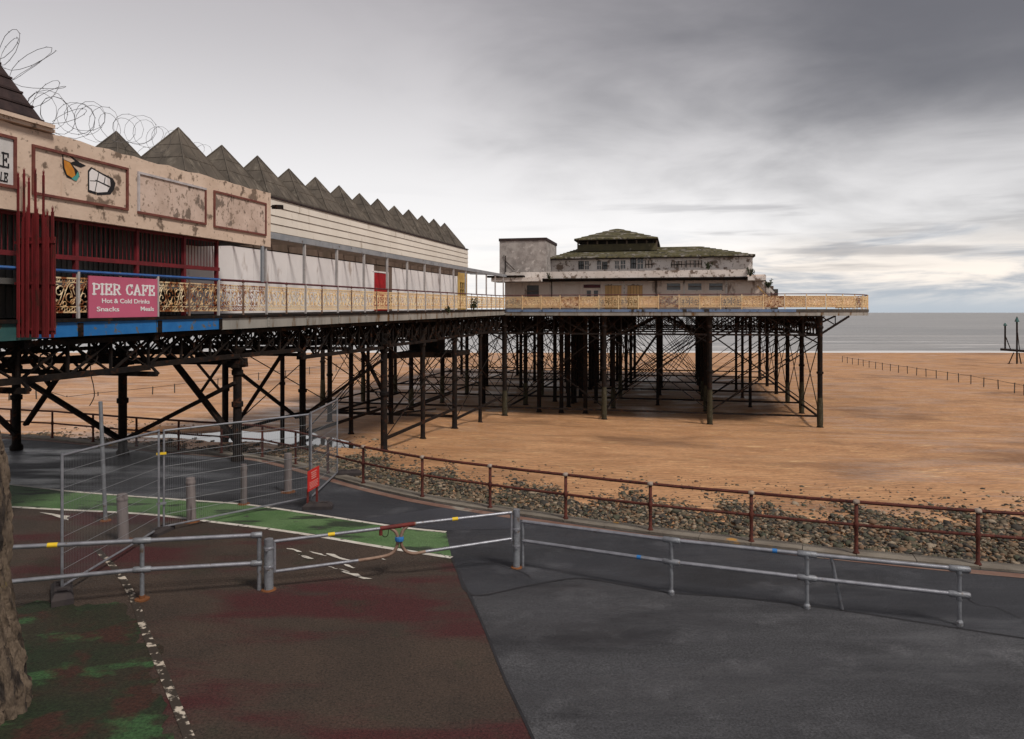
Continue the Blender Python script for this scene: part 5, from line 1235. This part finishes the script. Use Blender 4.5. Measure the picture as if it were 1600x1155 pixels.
dq = (nbp(1, 0)-nbp(0, 0)).normalized(); nq = Vector((dq.y, -dq.x, 0))*.03
mb = MB(); c0, c1 = nbp(-.15, 0)+nq, nbp(1.1, 0)+nq
mb.bar(c0.lerp(c1, 0)+Vector((0, 0, (zt_+zb_)/2)), c1+Vector((0, 0, (zt_+zb_)/2)), .015, zt_-zb_); mb.build('board', 'notice', nb)
for k, (u0, u1, z) in enumerate([(.25, .75, .86), (.3, .7, .76), (.28, .72, .66), (.3, .7, .56), (.12, .88, .40), (.12, .85, .33), (.12, .88, .26), (.15, .8, .19), (.12, .86, .12)]):
    zz = zb_+(zt_-zb_)*z; mb = MB(); mb.bar(c0.lerp(c1, u0)+nq*.35+Vector((0, 0, zz)), c0.lerp(c1, u1)+nq*.35+Vector((0, 0, zz)), .006, .022 if k < 4 else .012); mb.build('print_line', 'noticetext', nb)

# ------------------------------------------------------------------ tree at the left edge
tr = thing('tree', 'gnarled grey-brown tree trunk at the left edge of the picture', 'tree')
def trunk_mesh():
    zs_ = np.concatenate([np.linspace(-.1, 3.6, 110), np.linspace(3.65, 7.5, 40)]); n = 180; mb = MB(); base = []
    for z in zs_:
        R = .62+.10*math.exp(-max(z, 0)/.5)+.05*math.sin(z*2.6+.5)-.03*z; R = max(R, .2)
        cx = -6.33-.06*max(0, z-1.2)**2.0 if z < 3.6 else -6.68-.26*(z-3.6); cy = 8.2+.05*z
        for k in range(n):
            a = 2*PI*k/n; ct, stt = math.cos(a), math.sin(a)
            w = a+z*.3
            rr = R*(1+.07*math.sin(3*w+1)+.04*math.sin(5*w+z*.8))
            wq = Vector((math.cos(w), math.sin(w), 0))
            fur = abs(mnoise.noise(Vector((wq.x*6.5, wq.y*6.5, z*1.1))))+.6*abs(mnoise.noise(Vector((wq.x*13+3, wq.y*13, z*2.6))))
            rr += .24*(min(fur, .5)-.2)+.05*mnoise.noise(Vector((ct*3, stt*3, z*1.3)))+.03*mnoise.noise(Vector((ct*17, stt*17, z*7)))
            mb.v.append((cx+rr*ct, cy+rr*stt, z))
    m_ = len(zs_)
    for i in range(m_-1):
        for k in range(n):
            a = i*n+k; b = i*n+(k+1) % n; mb.f.append((a, b, b+n, a+n))
    mb.f.append(tuple((m_-1)*n+k for k in range(n)))
    return mb
tm = trunk_mesh(); tm.build('trunk', 'bark', tr, True)
top = Vector((-6.68-.26*3.7, 8.57, 7.3))
rt = random.Random(8)
lim = MB(); tips = []
for k in range(6):
    a = PI*.55+k*.55; L = rt.uniform(2, 3.2); st_ = top-Vector((0, 0, rt.uniform(0, 1.5))); en = st_+Vector((math.cos(a)*L-1.2, math.sin(a)*L*.7-1.5, rt.uniform(.8, 2.2))); lim.tube([st_, st_.lerp(en, .5)+Vector((0, 0, .3)), en], [.16, .1, .04], 8); tips.append(en)
lim.build('limb', 'bark', tr, True)
lf = MB()
for en in tips:
    for q in range(260):
        c = en+Vector((rt.gauss(0, .55), rt.gauss(0, .55), rt.gauss(0, .4)))
        if c.x > -.74*c.y-1.0: continue
        d1 = Vector((rt.uniform(-1, 1), rt.uniform(-1, 1), rt.uniform(-.6, .6))).normalized()*.07; d2 = d1.cross(Vector((rt.uniform(-1, 1), rt.uniform(-1, 1), 1))).normalized()*.035; lf.add([c-d1, c+d2, c+d1, c-d2], [(0, 1, 2, 3)])
lf.build('crown', 'leaf', tr)

# ------------------------------------------------------------------ beach fences, beacon
def beach_fence(label, pts, h=.95, wires=(.9,)):
    t = thing('beach_fence', label, 'fence')
    P = []
    for x, y in pts: P.append(Vector((x, y, float(np.interp(y, [17+d for d in D_], Z_)) if y > 60 else float(zsand(x, y)))))
    for i, p in enumerate(P):
        mb = MB(); q = .05*math.sin(i*2.3); mb.tube([p-Vector((0, 0, .2)), p+Vector((q, 0, h))], .05, 6); mb.build('post', 'iron_grey', t)
        if i+1 < len(P):
            for w in wires: mb = MB(); mb.tube([p+Vector((0, 0, h*w)), P[i+1]+Vector((0, 0, h*w))], .022, 4); mb.build('wire', 'iron_grey', t)
    return t
def px_line(pts, z=-3.55):
    return [(gnd(x, y, z).x, gnd(x, y, z).y) for x, y in pts]
beach_fence('line of short posts and wire crossing the sand right of the pier', px_line([(x, y+6) for x, y in [(1600, 612), (1585, 609), (1560, 603), (1537, 599), (1517, 594), (1498, 591), (1480, 588), (1463, 585), (1447, 582), (1432, 580), (1418, 577), (1404, 575.5), (1391, 573), (1379, 571), (1368, 569), (1358, 567), (1349, 565), (1341, 563), (1332, 562), (1324, 560), (1316, 558.5)]], -3.6), 1.0)
beach_fence('line of short posts and wire on the sand left behind the neck', px_line([(x, y) for x, y in [(-30, 655), (14, 650), (57, 643), (104, 635), (153, 628), (196, 623), (238, 618), (273, 613), (303, 608), (340, 603), (372, 598), (404, 592), (446, 588), (484, 582), (525, 576), (551, 571), (580, 568), (610, 564), (640, 561)]], -3.35), 1.0)
bc = thing('sea_beacon', 'iron outfall beacon with two cone-topped masts at the water edge', 'beacon'); bd = 118.0
def bp(px, py, d=bd): return atd(px, py, d)
for (x, t_, bt) in ((1570.5, 508, 546), (1589, 502, 569)):
    mb = MB(); mb.tube([bp(x, bt), bp(x, t_)], .13, 8); mb.build('mast', 'iron', bc)
    q = bp(x, t_); mb = MB(); mb.lathe(q, [(.35, -.1), (.33, 0), (.05, .75)], 10) if x > 1580 else mb.lathe(q, [(.3, -.1), (.28, 0), (.05, .35)], 10); mb.build('topmark', 'teal', bc)
for a, b, r in (((1571, 525), (1579, 546), .07), ((1590, 520), (1593, 547), .06), ((1564, 546), (1630, 551), .22), ((1584, 551), (1576, 569), .08), ((1592, 551), (1596, 571), .08), ((1575, 569), (1630, 577), .18), ((1610, 550), (1612, 575), .1)):
    mb = MB(); mb.tube([bp(*a), bp(*b)], r, 6); mb.build('strut', 'iron', bc)
q = bp(1589, 569); 
for px in (1578, 1589, 1612): 
    mb = MB(); A = bp(px, 570); mb.tube([A, Vector((A.x, A.y, -4.3))], .12, 6); mb.build('pile', 'iron', bc)
